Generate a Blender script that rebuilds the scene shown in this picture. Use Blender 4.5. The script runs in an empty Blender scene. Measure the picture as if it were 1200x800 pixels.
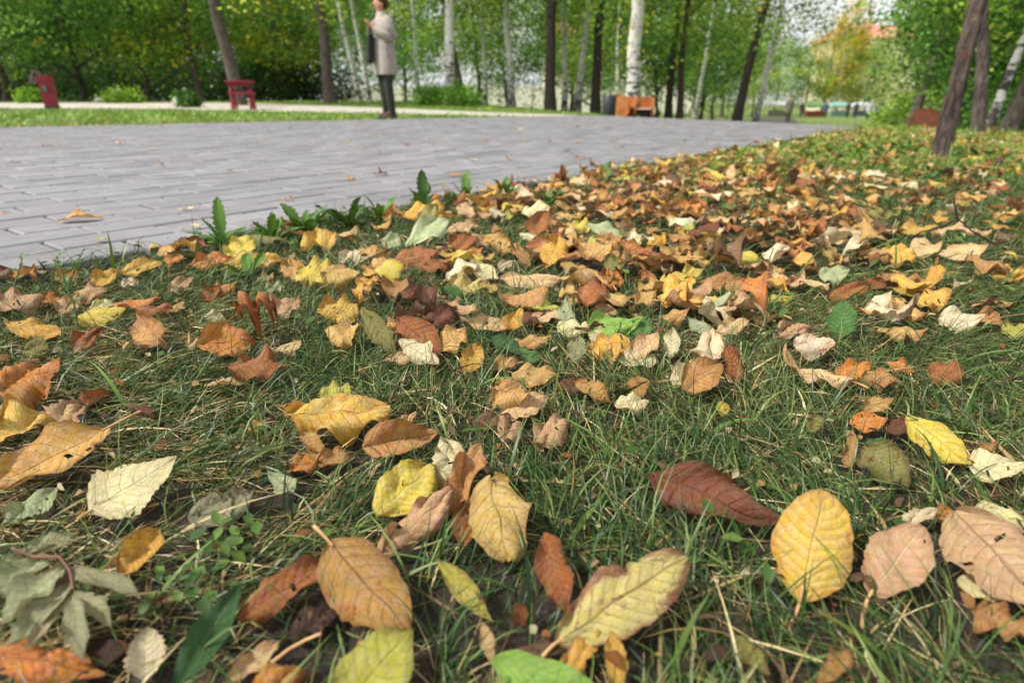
import bpy, bmesh, math, random
import numpy as np
from mathutils import Vector, Matrix
sc = bpy.context.scene
COL = sc.collection
R = math.radians
rng = np.random.default_rng(7)
rnd = random.Random(7)

# ------------------------------------------------------------------ camera, light, exposure
CAM_H, PITCH, FPX = 0.22, R(21.8), 700.0
cam = bpy.data.cameras.new('camera')
cam.sensor_width = 36; cam.lens = 36 * FPX / 1200
cam.clip_start = 0.01; cam.clip_end = 1500
cam.dof.use_dof = True; cam.dof.focus_distance = 0.47; cam.dof.aperture_fstop = 7.6
camo = bpy.data.objects.new('camera', cam); COL.objects.link(camo)
camo.location = (0, 0, CAM_H); camo.rotation_euler = (R(90) - PITCH, 0, 0)
sc.camera = camo
SUN_EL, SUN_AZ = R(50), R(-108)          # azimuth measured from +Y clockwise
w = bpy.data.worlds.new('World'); sc.world = w; w.use_nodes = True
nt = w.node_tree; bg = nt.nodes['Background']
sky = nt.nodes.new('ShaderNodeTexSky'); sky.sky_type = 'NISHITA'; sky.sun_disc = False
sky.sun_elevation = SUN_EL; sky.sun_rotation = SUN_AZ; sky.dust_density = 3.0; sky.air_density = 1.0
hs = nt.nodes.new('ShaderNodeHueSaturation'); hs.inputs['Saturation'].default_value = 0.12   # thin white cloud
nt.links.new(sky.outputs[0], hs.inputs['Color']); cn = nt.nodes.new('ShaderNodeTexNoise'); cn.inputs['Scale'].default_value = 2.2; cn.inputs['Detail'].default_value = 5
cm = nt.nodes.new('ShaderNodeMapRange'); cm.inputs[1].default_value = .3; cm.inputs[2].default_value = .7; cm.inputs[3].default_value = .62; cm.inputs[4].default_value = .8
cx = nt.nodes.new('ShaderNodeMix'); cx.data_type = 'RGBA'; cx.inputs[7].default_value = (6.0, 6.05, 6.15, 1)      # bright broken cloud cover
nt.links.new(cn.outputs['Fac'], cm.inputs[0]); nt.links.new(cm.outputs[0], cx.inputs[0]); nt.links.new(hs.outputs[0], cx.inputs[6])
nt.links.new(cx.outputs[2], bg.inputs[0])
bg.inputs[1].default_value = 0.15
sun = bpy.data.lights.new('sun', 'SUN'); sun.energy = 4.3; sun.angle = R(7); sun.color = (1, .95, .87)
suno = bpy.data.objects.new('sun', sun); COL.objects.link(suno)
sdir = Vector((math.sin(SUN_AZ) * math.cos(SUN_EL), math.cos(SUN_AZ) * math.cos(SUN_EL), math.sin(SUN_EL)))
suno.rotation_euler = sdir.to_track_quat('Z', 'Y').to_euler()
sc.view_settings.view_transform = 'Standard'; sc.view_settings.look = 'None'
sc.view_settings.exposure = 0.36; sc.view_settings.gamma = 1
sc.render.engine = 'CYCLES'
sc.cycles.use_denoising = True
sc.cycles.max_bounces = 8; sc.cycles.transmission_bounces = 6

# ------------------------------------------------------------------ helpers
def lin(c):
    c = np.asarray(c, float) / 255.0
    return np.where(c <= .04045, c / 12.92, ((c + .055) / 1.055) ** 2.4)
def tag(o, label=None, cat=None, group=None, kind=None):
    if label: o['label'] = label
    if cat: o['category'] = cat
    if group: o['group'] = group
    if kind: o['kind'] = kind
    return o
def empty(name, loc=(0, 0, 0), rz=0):
    o = bpy.data.objects.new(name, None); COL.objects.link(o)
    o.location = loc; o.rotation_euler = (0, 0, rz); o.empty_display_size = .05
    return o
def link(name, me, mat=None, parent=None):
    o = bpy.data.objects.new(name, me); COL.objects.link(o)
    if mat: me.materials.append(mat)
    if parent: o.parent = parent
    return o
def np_mesh(name, V, F, attrs=None, uv=None, smooth=True):
    V = np.asarray(V, np.float32).reshape(-1, 3); F = np.asarray(F, np.int32)
    k = F.shape[1]; me = bpy.data.meshes.new(name)
    me.vertices.add(len(V)); me.vertices.foreach_set('co', V.ravel())
    me.loops.add(F.size); me.loops.foreach_set('vertex_index', F.ravel())
    me.polygons.add(len(F)); me.polygons.foreach_set('loop_start', np.arange(0, F.size, k, dtype=np.int32))
    me.polygons.foreach_set('use_smooth', np.full(len(F), smooth, dtype=bool))
    me.update(calc_edges=True)
    for nm, a in (attrs or {}).items():
        at = me.attributes.new(nm, 'FLOAT_COLOR', 'POINT')
        a = np.asarray(a, np.float32)
        if a.shape[1] == 3: a = np.concatenate([a, np.ones((len(a), 1), np.float32)], 1)
        at.data.foreach_set('color', a.ravel())
    if uv is not None:
        l = me.uv_layers.new(name='leaf_uv')
        l.data.foreach_set('uv', np.asarray(uv, np.float32)[F.ravel()].ravel())
    return me
def smooth_step(a, b, x):
    t = np.clip((x - a) / (b - a), 0, 1); return t * t * (3 - 2 * t)

def terrain(x, y):
    x = np.asarray(x, float); y = np.asarray(y, float)
    s = np.maximum(0, .8 * x + .3 * y - 4.3)
    z = -1.6 * (1 - np.exp(-.048 * s))
    z = z + .22 * smooth_step(11, 22, y) * (1 - smooth_step(-2, 8, x)) 
    return z
CP, SP = math.cos(PITCH), math.sin(PITCH)
ORG = np.array([0, 0, CAM_H])
def ray(px, py):
    X = (px - 600) / FPX; Y = (400 - py) / FPX
    d = np.array([X, CP + Y * SP, -SP + Y * CP]); return d / np.linalg.norm(d)
def ground(px, py, dz=0.0):
    d = ray(px, py); t = 0.02; prev = 0
    while t < 400:
        p = ORG + d * t
        if p[2] <= float(terrain(p[0], p[1])) + dz:
            lo, hi = prev, t
            for _ in range(30):
                m = (lo + hi) / 2; q = ORG + d * m
                if q[2] <= float(terrain(q[0], q[1])) + dz: hi = m
                else: lo = m
            return ORG + d * hi
        prev = t; t *= 1.04
    return ORG + d * 60
def project(P):
    P = np.atleast_2d(P) - ORG
    dep = P[:, 1] * CP - P[:, 2] * SP; up = P[:, 1] * SP + P[:, 2] * CP
    return 600 + FPX * P[:, 0] / dep, 400 - FPX * up / dep, dep
def at(px, d):
    """a spot on the ground d metres ahead that is seen at column px"""
    x = 0.0
    for _ in range(4):
        z = float(terrain(x, d)); dep = d * CP - (z - CAM_H) * SP; x = (px - 600) / FPX * dep
    return (x, d, float(terrain(x, d)))

# ------------------------------------------------------------------ materials
def new_mat(name):
    m = bpy.data.materials.new(name); m.use_nodes = True
    n = m.node_tree.nodes; return m, n, m.node_tree.links, n['Principled BSDF'], n['Material Output']
class NT:
    def __init__(s, n, l): s.n, s.l = n, l
    def put(s, sock, v):
        if hasattr(v, 'is_linked') or isinstance(v, bpy.types.NodeSocket): s.l.new(v, sock)
        else: sock.default_value = v
    def math(s, op, a, b=None, c=None, clamp=False):
        q = s.n.new('ShaderNodeMath'); q.operation = op; q.use_clamp = clamp
        for i, v in enumerate((a, b, c)):
            if v is not None: s.put(q.inputs[i], v)
        return q.outputs[0]
    def mix(s, f, a, b, mode='MIX'):
        q = s.n.new('ShaderNodeMix'); q.data_type = 'RGBA'; q.blend_type = mode
        s.put(q.inputs[0], f); s.put(q.inputs[6], a); s.put(q.inputs[7], b); return q.outputs[2]
    def noise(s, vec, scale, det=3, rough=.6, dist=0):
        q = s.n.new('ShaderNodeTexNoise'); q.inputs['Scale'].default_value = scale; q.inputs['Detail'].default_value = det
        q.inputs['Roughness'].default_value = rough; q.inputs['Distortion'].default_value = dist
        if vec is not None: s.l.new(vec, q.inputs['Vector'])
        return q.outputs['Fac']
    def ramp(s, f, a, b, lo=0., hi=1.):
        q = s.n.new('ShaderNodeMapRange'); q.interpolation_type = 'SMOOTHSTEP'
        s.put(q.inputs[0], f); q.inputs[1].default_value = a; q.inputs[2].default_value = b
        q.inputs[3].default_value = lo; q.inputs[4].default_value = hi; return q.outputs[0]
    def coord(s, which='Object'):
        return s.n.new('ShaderNodeTexCoord').outputs[which]
    def attr(s, name):
        q = s.n.new('ShaderNodeAttribute'); q.attribute_name = name; return q
    def bump(s, h, strength, dist):
        q = s.n.new('ShaderNodeBump'); q.inputs['Strength'].default_value = strength; q.inputs['Distance'].default_value = dist
        s.l.new(h, q.inputs['Height']); return q.outputs[0]
def rgba(c): return (*[float(v) for v in lin(c)], 1.0)

def simple_mat(name, c1, c2, scale=8, rough=.7, bump=0.0, bd=.01, det=4, coord='Object', metallic=0):
    m, n, l, p, o = new_mat(name); t = NT(n, l)
    f = t.noise(t.coord(coord), scale, det)
    f2 = t.ramp(f, .3, .7)
    l.new(t.mix(f2, rgba(c1), rgba(c2)), p.inputs['Base Color'])
    p.inputs['Roughness'].default_value = rough; p.inputs['Metallic'].default_value = metallic
    if bump: l.new(t.bump(f, bump, bd), p.inputs['Normal'])
    return m

def leaf_material():
    m, n, l, p, out = new_mat('leaf'); t = NT(n, l)
    ca, cb, pr = t.attr('col_a'), t.attr('col_b'), t.attr('leaf_par')
    uvn = n.new('ShaderNodeUVMap'); uvn.uv_map = 'leaf_uv'
    sx = n.new('ShaderNodeSeparateXYZ'); l.new(uvn.outputs[0], sx.inputs[0]); u, v = sx.outputs[0], sx.outputs[1]
    ps = n.new('ShaderNodeSeparateColor'); l.new(pr.outputs['Color'], ps.inputs[0])
    vein_c, spot, mott, seed = ps.outputs[0], ps.outputs[1], ps.outputs[2], pr.outputs['Alpha']
    vec = n.new('ShaderNodeCombineXYZ'); l.new(u, vec.inputs[0]); l.new(t.math('MULTIPLY', v, 2.4), vec.inputs[1]); l.new(t.math('MULTIPLY', seed, 57.3), vec.inputs[2])
    vv = vec.outputs[0]
    n1 = t.noise(vv, 1.6, 4, .65, .4); n2 = t.noise(vv, 7, 5, .7); n3 = t.noise(vv, 22, 3, .7); n4 = t.noise(vv, 60, 2, .6)
    au = t.math('ABSOLUTE', u)
    # side veins run from the midrib outwards and forwards, slightly curved
    ph = t.math('SUBTRACT', v, t.math('MULTIPLY', t.math('POWER', au, 1.25), .20))
    ph = t.math('ADD', ph, t.math('MULTIPLY', t.math('SUBTRACT', n2, .5), .055))
    cyc = t.math('FRACT', t.math('MULTIPLY', ph, t.math('ADD', 7.0, t.math('MULTIPLY', seed, 4.0))))
    tri = t.math('ABSOLUTE', t.math('SUBTRACT', cyc, .5))
    side = t.ramp(tri, .0, .07, 1., 0.)
    mid = t.ramp(au, .015, .05, 1., 0.)
    vein = t.math('MAXIMUM', mid, t.math('MULTIPLY', side, t.ramp(n1, .3, .65, .15, .7)))
    # edge browning and mottling
    edge = t.math('ADD', t.ramp(au, .45, 1.05, 0., .55), t.ramp(v, .7, 1.05, 0., .35))
    fb = t.math('ADD', edge, t.math('SUBTRACT', t.math('MULTIPLY', n1, 2.2), 1.1))
    fb = t.math('ADD', fb, t.math('MULTIPLY', t.math('SUBTRACT', n2, .5), 1.1))
    fb = t.math('MULTIPLY', t.ramp(fb, .0, .75), mott, clamp=True)
    col = t.mix(fb, ca.outputs['Color'], cb.outputs['Color'])
    col = t.mix(t.ramp(n3, .35, .75, 0, .35), col, t.mix(1., col, (.66, .62, .58, 1), 'MULTIPLY'))
    fine = t.math('MULTIPLY', t.ramp(n4, .3, .7, .84, 1.10), t.ramp(n1, .25, .75, .80, 1.16))
    hsv = n.new('ShaderNodeHueSaturation'); l.new(fine, hsv.inputs['Value']); l.new(t.ramp(t.noise(vv, 2.3, 2), .3, .7, .497, .520), hsv.inputs['Hue']); l.new(t.ramp(t.noise(vv, 4.1, 3), .3, .7, .86, 1.08), hsv.inputs['Saturation']); l.new(col, hsv.inputs['Color']); col = hsv.outputs[0]
    sp = t.math('MULTIPLY', t.ramp(t.noise(vv, 11, 2, .5), .66, .71), spot, clamp=True)
    col = t.mix(sp, col, (.035, .018, .012, 1))
    rot = t.math('MULTIPLY', t.ramp(t.noise(vv, 2.7, 5, .7, 1.2), .57, .66), t.math('MULTIPLY', mott, .75), clamp=True)
    col = t.mix(rot, col, t.mix(1., cb.outputs['Color'], (.55, .48, .42, 1), 'MULTIPLY'))
    # pale or dark veins
    vl = t.math('MULTIPLY', vein, t.math('MULTIPLY', t.math('MAXIMUM', t.math('SUBTRACT', vein_c, .5), 0), 1.6), clamp=True)
    vd = t.math('MULTIPLY', vein, t.math('MULTIPLY', t.math('MAXIMUM', t.math('SUBTRACT', .5, vein_c), 0), 1.6), clamp=True)
    lift = t.mix(.55, col, (.75, .62, .38, 1))
    col = t.mix(vl, col, lift); col = t.mix(vd, col, t.mix(1., col, (.4, .28, .22, 1), 'MULTIPLY'))
    geo = n.new('ShaderNodeNewGeometry')
    back = t.mix(.30, col, (.55, .44, .30, 1))
    col = t.mix(t.math('MULTIPLY', geo.outputs['Backfacing'], .6), col, back)
    l.new(col, p.inputs['Base Color'])
    p.inputs['Roughness'].default_value = .5
    l.new(t.ramp(n2, .3, .7, .42, .68), p.inputs['Roughness'])
    p.inputs['Specular IOR Level'].default_value = .45
    hgt = t.math('ADD', t.math('MULTIPLY', vein, -1.0), t.math('MULTIPLY', n2, 1.6))
    hgt = t.math('ADD', hgt, t.math('MULTIPLY', n3, .6)); hgt = t.math('ADD', hgt, t.math('MULTIPLY', tri, .8))
    nb = t.bump(hgt, .75, .0016); l.new(nb, p.inputs['Normal'])
    tr = n.new('ShaderNodeBsdfTranslucent'); l.new(t.mix(1., col, (1., .92, .78, 1), 'MULTIPLY'), tr.inputs[0]); l.new(nb, tr.inputs['Normal'])
    mx = n.new('ShaderNodeMixShader'); mx.inputs[0].default_value = .22
    l.new(p.outputs[0], mx.inputs[1]); l.new(tr.outputs[0], mx.inputs[2]); l.new(mx.outputs[0], out.inputs[0])
    return m
def attr_foliage(name, trans, rough=.55, spec=.3, tint=(1, 1, .6, 1)):
    m, n, l, p, out = new_mat(name); t = NT(n, l)
    c = t.attr('col').outputs['Color']
    l.new(c, p.inputs['Base Color']); p.inputs['Roughness'].default_value = rough; p.inputs['Specular IOR Level'].default_value = spec
    tr = n.new('ShaderNodeBsdfTranslucent'); l.new(t.mix(1., c, tint, 'MULTIPLY'), tr.inputs[0])
    mx = n.new('ShaderNodeMixShader'); mx.inputs[0].default_value = trans
    l.new(p.outputs[0], mx.inputs[1]); l.new(tr.outputs[0], mx.inputs[2]); l.new(mx.outputs[0], out.inputs[0])
    return m
M_LEAF = leaf_material()
M_GRASS = attr_foliage('grass_blade', .2, .4, .32)
M_CROWN = attr_foliage('tree_foliage', .5, .55, .3, (.92, 1, .6, 1))
M_WEED = attr_foliage('weed_leaf', .25, .5, .35)

def soil_material():
    m, n, l, p, out = new_mat('soil_and_turf'); t = NT(n, l)
    c = t.coord('Object'); a = t.noise(c, 3, 5); b = t.noise(c, 60, 5, .7); d = t.noise(c, 400, 3, .7)
    soil = t.mix(t.ramp(b, .3, .7), rgba((28, 21, 17)), rgba((56, 44, 34)))
    soil = t.mix(t.ramp(d, .55, .75), soil, rgba((120, 100, 74)))
    turf = t.mix(t.ramp(a, .3, .7), rgba((70, 92, 34)), rgba((110, 128, 52)))
    sx = n.new('ShaderNodeSeparateXYZ'); l.new(c, sx.inputs[0])
    far = t.ramp(sx.outputs[1], 2., 5.)         # bare thatch where the turf is thin, closed turf further out
    l.new(t.mix(far, soil, turf), p.inputs['Base Color']); p.inputs['Roughness'].default_value = .9
    l.new(t.bump(t.math('ADD', b, t.math('MULTIPLY', d, .5)), .9, .008), p.inputs['Normal'])
    return m
def brick_material():
    m, n, l, p, out = new_mat('paving_brick'); t = NT(n, l)
    geo = n.new('ShaderNodeNewGeometry'); oi = n.new('ShaderNodeObjectInfo')
    va = t.attr('col').outputs['Color']
    c = geo.outputs['Position']
    a = t.noise(c, 3.2, 6, .7); b = t.noise(c, 90, 4, .7); d = t.noise(c, 420, 2, .7)
    col = t.mix(t.ramp(a, .3, .7), rgba((110, 109, 114)), rgba((134, 132, 137)))
    col = t.mix(1., col, va, 'MULTIPLY')
    hsv = n.new('ShaderNodeHueSaturation'); l.new(t.ramp(oi.outputs['Random'], 0, 1, .93, 1.05), hsv.inputs['Value']); l.new(col, hsv.inputs['Color'])
    col = t.mix(t.ramp(b, .5, .8, 0, .4), hsv.outputs[0], rgba((106, 101, 104)))
    col = t.mix(t.ramp(d, .6, .75, 0, .5), col, rgba((160, 158, 160)))
    st = t.noise(c, 7.5, 5, .75, .6)
    col = t.mix(t.ramp(st, .52, .70, 0, .45), col, rgba((98, 93, 90)))
    col = t.mix(t.ramp(t.noise(c, 31, 4, .7), .6, .74, 0, .5), col, rgba((146, 140, 134)))
    l.new(col, p.inputs['Base Color']); p.inputs['Roughness'].default_value = .78
    l.new(t.bump(t.math('ADD', b, t.math('MULTIPLY', d, .4)), .5, .002), p.inputs['Normal'])
    return m
def birch_material():
    m, n, l, p, out = new_mat('birch_bark'); t = NT(n, l)
    c = t.coord('Object'); mp = n.new('ShaderNodeMapping'); mp.inputs['Scale'].default_value = (5, 5, 14); l.new(c, mp.inputs[0])
    a = t.noise(mp.outputs[0], 1.1, 5, .65); b = t.noise(c, 2, 3)
    sx = n.new('ShaderNodeSeparateXYZ'); l.new(c, sx.inputs[0])
    low = t.ramp(sx.outputs[2], .1, 2.2, .16, 0.)      # old rough bark at the foot
    mk = t.ramp(t.math('ADD', a, low), .59, .66)
    col = t.mix(t.ramp(b, .3, .7), rgba((205, 200, 196)), rgba((230, 228, 224)))
    col = t.mix(mk, col, rgba((62, 55, 52)))
    l.new(col, p.inputs['Base Color']); p.inputs['Roughness'].default_value = .75
    l.new(t.bump(a, .5, .02), p.inputs['Normal']); return m
def bark_material(name, c1, c2, c3=None):
    m, n, l, p, out = new_mat(name); t = NT(n, l)
    c = t.coord('Object'); mp = n.new('ShaderNodeMapping'); mp.inputs['Scale'].default_value = (26, 26, 5); l.new(c, mp.inputs[0])
    a = t.noise(mp.outputs[0], 1.3, 6, .7, .5); b = t.noise(c, 9, 4, .7)
    col = t.mix(t.ramp(a, .35, .65), rgba(c1), rgba(c2))
    if c3: col = t.mix(t.ramp(b, .52, .66), col, rgba(c3))
    l.new(col, p.inputs['Base Color']); p.inputs['Roughness'].default_value = .85
    l.new(t.bump(t.math('ADD', a, t.math('MULTIPLY', b, .5)), 1., .03), p.inputs['Normal']); return m
M_SOIL, M_BRICK, M_BIRCH = soil_material(), brick_material(), birch_material()
M_BARK = bark_material('grey_bark', (58, 50, 45), (116, 104, 95))
M_BARKD = bark_material('dark_bark', (38, 32, 28), (78, 66, 58))
M_BARKR = bark_material('red_brown_bark', (38, 29, 26), (112, 96, 86), (84, 44, 30))
M_STEM = simple_mat('leaf_stalk', (196, 160, 110), (150, 105, 70), 60)
M_DARKSTEM = simple_mat('dry_stem', (40, 30, 26), (74, 56, 46), 40)
M_SAND = simple_mat('pale_gravel', (164, 157, 146), (184, 177, 166), 3, .9)

# ------------------------------------------------------------------ ground, paths
def axis_pts(lo, hi, near, step, grow=1.14):
    out = [0.0]; s = step
    while out[-1] < hi:
        out.append(out[-1] + s)
        if out[-1] > near: s *= grow
    neg = [0.0]; s = step
    while neg[-1] > lo:
        neg.append(neg[-1] - s)
        if neg[-1] < -near: s *= grow
    return np.array(sorted(set(neg + out)))
gx = axis_pts(-500, 500, 12, .35); gy = axis_pts(-40, 900, 26, .35)
GX, GY = np.meshgrid(gx, gy); GZ = terrain(GX, GY)
nx, ny = len(gx), len(gy)
idx = np.arange(nx * ny).reshape(ny, nx)
Fg = np.stack([idx[:-1, :-1], idx[:-1, 1:], idx[1:, 1:], idx[1:, :-1]], -1).reshape(-1, 4)
go = link('ground', np_mesh('ground', np.stack([GX, GY, GZ], -1), Fg), M_SOIL); tag(go, kind='structure')

U = np.array([math.sin(R(37.6)), math.cos(R(37.6))]); NL = np.array([-U[1], U[0]]); P0 = np.array([-.5, .96])
near_edge = [tuple(P0 - 6 * U), tuple(P0 + 4.75 * U), (3.0, 5.5), (4.0, 7.2), (5.2, 9.4), (6.6, 12.4), (8.6, 17), (12.5, 26), (19, 42), (30, 68)]
far_edge = [(-14, -3.3), (-4.5, 5.55), (1.5, 11.15), (2.6, 12.6), (4.2, 16), (7.2, 23), (15.5, 42), (26, 68)]
path_poly = np.array(near_edge + far_edge[::-1])
def inside(x, y, poly):
    x = np.asarray(x); y = np.asarray(y); r = np.zeros(x.shape, bool); n = len(poly)
    for i in range(n):
        x0, y0 = poly[i]; x1, y1 = poly[(i + 1) % n]
        if y0 == y1: continue
        c = ((y0 > y) != (y1 > y)) & (x < (x1 - x0) * (y - y0) / (y1 - y0) + x0)
        r ^= c
    return r
def edge_dist(x, y, pl):
    x = np.asarray(x, float); y = np.asarray(y, float); best = np.full(x.shape, 1e9)
    for (x0, y0), (x1, y1) in zip(pl[:-1], pl[1:]):
        dx, dy = x1 - x0, y1 - y0; t = np.clip(((x - x0) * dx + (y - y0) * dy) / (dx * dx + dy * dy), 0, 1)
        best = np.minimum(best, np.hypot(x - x0 - t * dx, y - y0 - t * dy))
    return best
def sheet(name, left, right, mat, dz, cols=8):
    """a strip between two polylines, following the ground"""
    def res(pl, n):
        pl = np.array(pl, float); s = np.r_[0, np.cumsum(np.hypot(*np.diff(pl, axis=0).T))]; t = np.linspace(0, s[-1], n)
        return np.stack([np.interp(t, s, pl[:, 0]), np.interp(t, s, pl[:, 1])], -1)
    n = 160; A, B = res(left, n), res(right, n)
    k = np.linspace(0, 1, cols)[None, :, None]; Pn = A[:, None] * (1 - k) + B[:, None] * k
    V = np.concatenate([Pn, (terrain(Pn[..., 0], Pn[..., 1]) + dz)[..., None]], -1)
    ii = np.arange(n * cols).reshape(n, cols)
    F = np.stack([ii[:-1, :-1], ii[:-1, 1:], ii[1:, 1:], ii[1:, :-1]], -1).reshape(-1, 4)
    return link(name, np_mesh(name, V, F), mat)
M_JOINT = simple_mat('joint_sand', (54, 50, 44), (82, 76, 64), 25, .95, .4, .004)
path = sheet('path', far_edge, near_edge, M_JOINT, .004, 24); tag(path, kind='structure')
pale_a, pale_b = [(-60, 25), (-8, 19.5), (-2.5, 15.2), (1.45, 11.25)], [(-60, 18.5), (-8, 15), (-2.6, 12.6), (.3, 10.15)]
PALE_POLY = np.array(pale_a + pale_b[::-1])
pale = sheet('gravel_path', pale_a, pale_b, M_SAND, .008, 6)
tag(pale, kind='structure')

# paving bricks: running bond along the path
BL, BW, GAP, TOP = .17, .09, .0045, .015
def brick_geo(x, y, a, col):
    """eight corner vertices and a chamfered top"""
    hl, hw = BL / 2 - GAP / 2, BW / 2 - GAP / 2; ch = .003
    z0 = terrain(x, y)
    dz = rng.normal(0, .0008, len(x)); tl = rng.normal(0, .004, (len(x), 2))
    loc = np.array([(sx * (hl - c), sy * (hw - c), zz) for (zz, c) in ((-.01, 0), (TOP - ch, 0), (TOP, ch)) for sx, sy in ((-1, -1), (1, -1), (1, 1), (-1, 1))])
    V = np.zeros((len(x), 12, 3))
    V[..., 0] = x[:, None] + loc[None, :, 0] * U[0] + loc[None, :, 1] * NL[0]
    V[..., 1] = y[:, None] + loc[None, :, 0] * U[1] + loc[None, :, 1] * NL[1]
    V[..., 2] = (z0 + dz)[:, None] + loc[None, :, 2] + loc[None, :, 0] * tl[:, :1] + loc[None, :, 1] * tl[:, 1:]
    f = [(8, 9, 10, 11)] + [(a0 + i, a0 + (i + 1) % 4, a0 + 4 + (i + 1) % 4, a0 + 4 + i) for a0 in (0, 4) for i in range(4)]
    return V, np.array(f)
si, ri = np.meshgrid(np.arange(-70, 230), np.arange(0, 122))
S = si * BL + (ri % 2) * BL * .5 + rng.normal(0, .0015, si.shape); T = ri * BW + BW * .5
bx = P0[0] + S * U[0] + T * NL[0]; by = P0[1] + S * U[1] + T * NL[1]
ok = inside(bx, by, path_poly) & (by > -.6) & (by < 26); bx, by = bx[ok], by[ok]
order = np.argsort(np.hypot(bx, by)); bx, by = bx[order], by[order]
bkx, bky, bdep = project(np.stack([bx, by, terrain(bx, by)], -1))
vis = (bdep > .1) & (bkx > -60) & (bkx < 1260) & (bky > 0) & (bky < 860)
keep = vis | (np.hypot(bx, by) < 9); bx, by, vis = bx[keep], by[keep], vis[keep]
first = np.zeros(len(bx), bool); first[np.where(vis)[0][:300]] = True
tone = np.clip(1 + rng.normal(0, .06, (len(bx), 1)) + rng.normal(0, .015, (len(bx), 3)), .75, 1.2)
BV, BF = brick_geo(bx, by, None, None)
for i in np.where(first)[0]:
    c = np.array([bx[i], by[i], float(terrain(bx[i], by[i]))])
    me = np_mesh('paving_brick', BV[i] - c, BF, {'col': np.repeat(tone[i:i + 1], 12, 0)}, smooth=False)
    o = link('paving_brick', me, M_BRICK, path); o.location = c
rest = np.where(~first)[0]
FV = BV[rest].reshape(-1, 3); FF = (BF[None] + 12 * np.arange(len(rest))[:, None, None]).reshape(-1, 4)
o = link('paving', np_mesh('paving', FV, FF, {'col': np.repeat(tone[rest], 12, 0)}, smooth=False), M_BRICK, path); tag(o, kind='stuff')

# ------------------------------------------------------------------ leaves
PAL = dict(amber=((222, 166, 72), (178, 112, 54)), gold=((220, 174, 84), (186, 118, 56)), yellow=((222, 194, 84), (176, 134, 54)),
    lime=((188, 180, 80), (128, 114, 58)), cream=((236, 222, 170), (212, 184, 124)), peach=((226, 186, 138), (184, 130, 86)),
    tan=((212, 162, 98), (158, 102, 54)), caramel=((194, 138, 84), (134, 84, 48)), rust=((168, 96, 52), (104, 56, 34)),
    red=((122, 68, 48), (76, 42, 32)), brown=((130, 94, 70), (82, 58, 44)), pink=((206, 160, 122), (154, 106, 76)),
    orange=((208, 130, 62), (150, 80, 38)), mint=((186, 192, 146), (146, 152, 106)), green=((92, 126, 62), (62, 92, 46)),
    bright=((146, 180, 78), (98, 138, 56)), dkgreen=((66, 102, 52), (46, 72, 38)), olive=((146, 138, 74), (100, 86, 50)),
    sage=((176, 174, 132), (126, 122, 84)), grey=((156, 150, 120), (118, 108, 86)), maroon=((84, 56, 46), (52, 36, 30)),
    ochre=((208, 170, 100), (154, 108, 64)), mottle=((212, 188, 116), (144, 98, 76)), pale=((234, 216, 178), (204, 168, 126)))
def half_width(shape, v):
    if shape == 'ovate': w = np.sin(np.pi * v ** .78) ** .75
    elif shape == 'ellip': w = np.sin(np.pi * v) ** .7
    elif shape == 'round': w = np.sqrt(np.clip(1 - (2 * v - 1) ** 2, 0, 1)) ** .9
    elif shape == 'birch': w = np.where(v < .28, (v / .28) ** .55, np.clip((1 - v) / .72, 0, 1) ** .85)
    elif shape == 'lance': w = np.sin(np.pi * v ** .9) ** 1.1
    elif shape == 'blunt': w = np.sin(np.pi * v ** 1.08) ** .52
    elif shape == 'obov': w = np.sin(np.pi * v ** 1.35) ** .7
    else: w = np.sin(np.pi * v)
    return w
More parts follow.
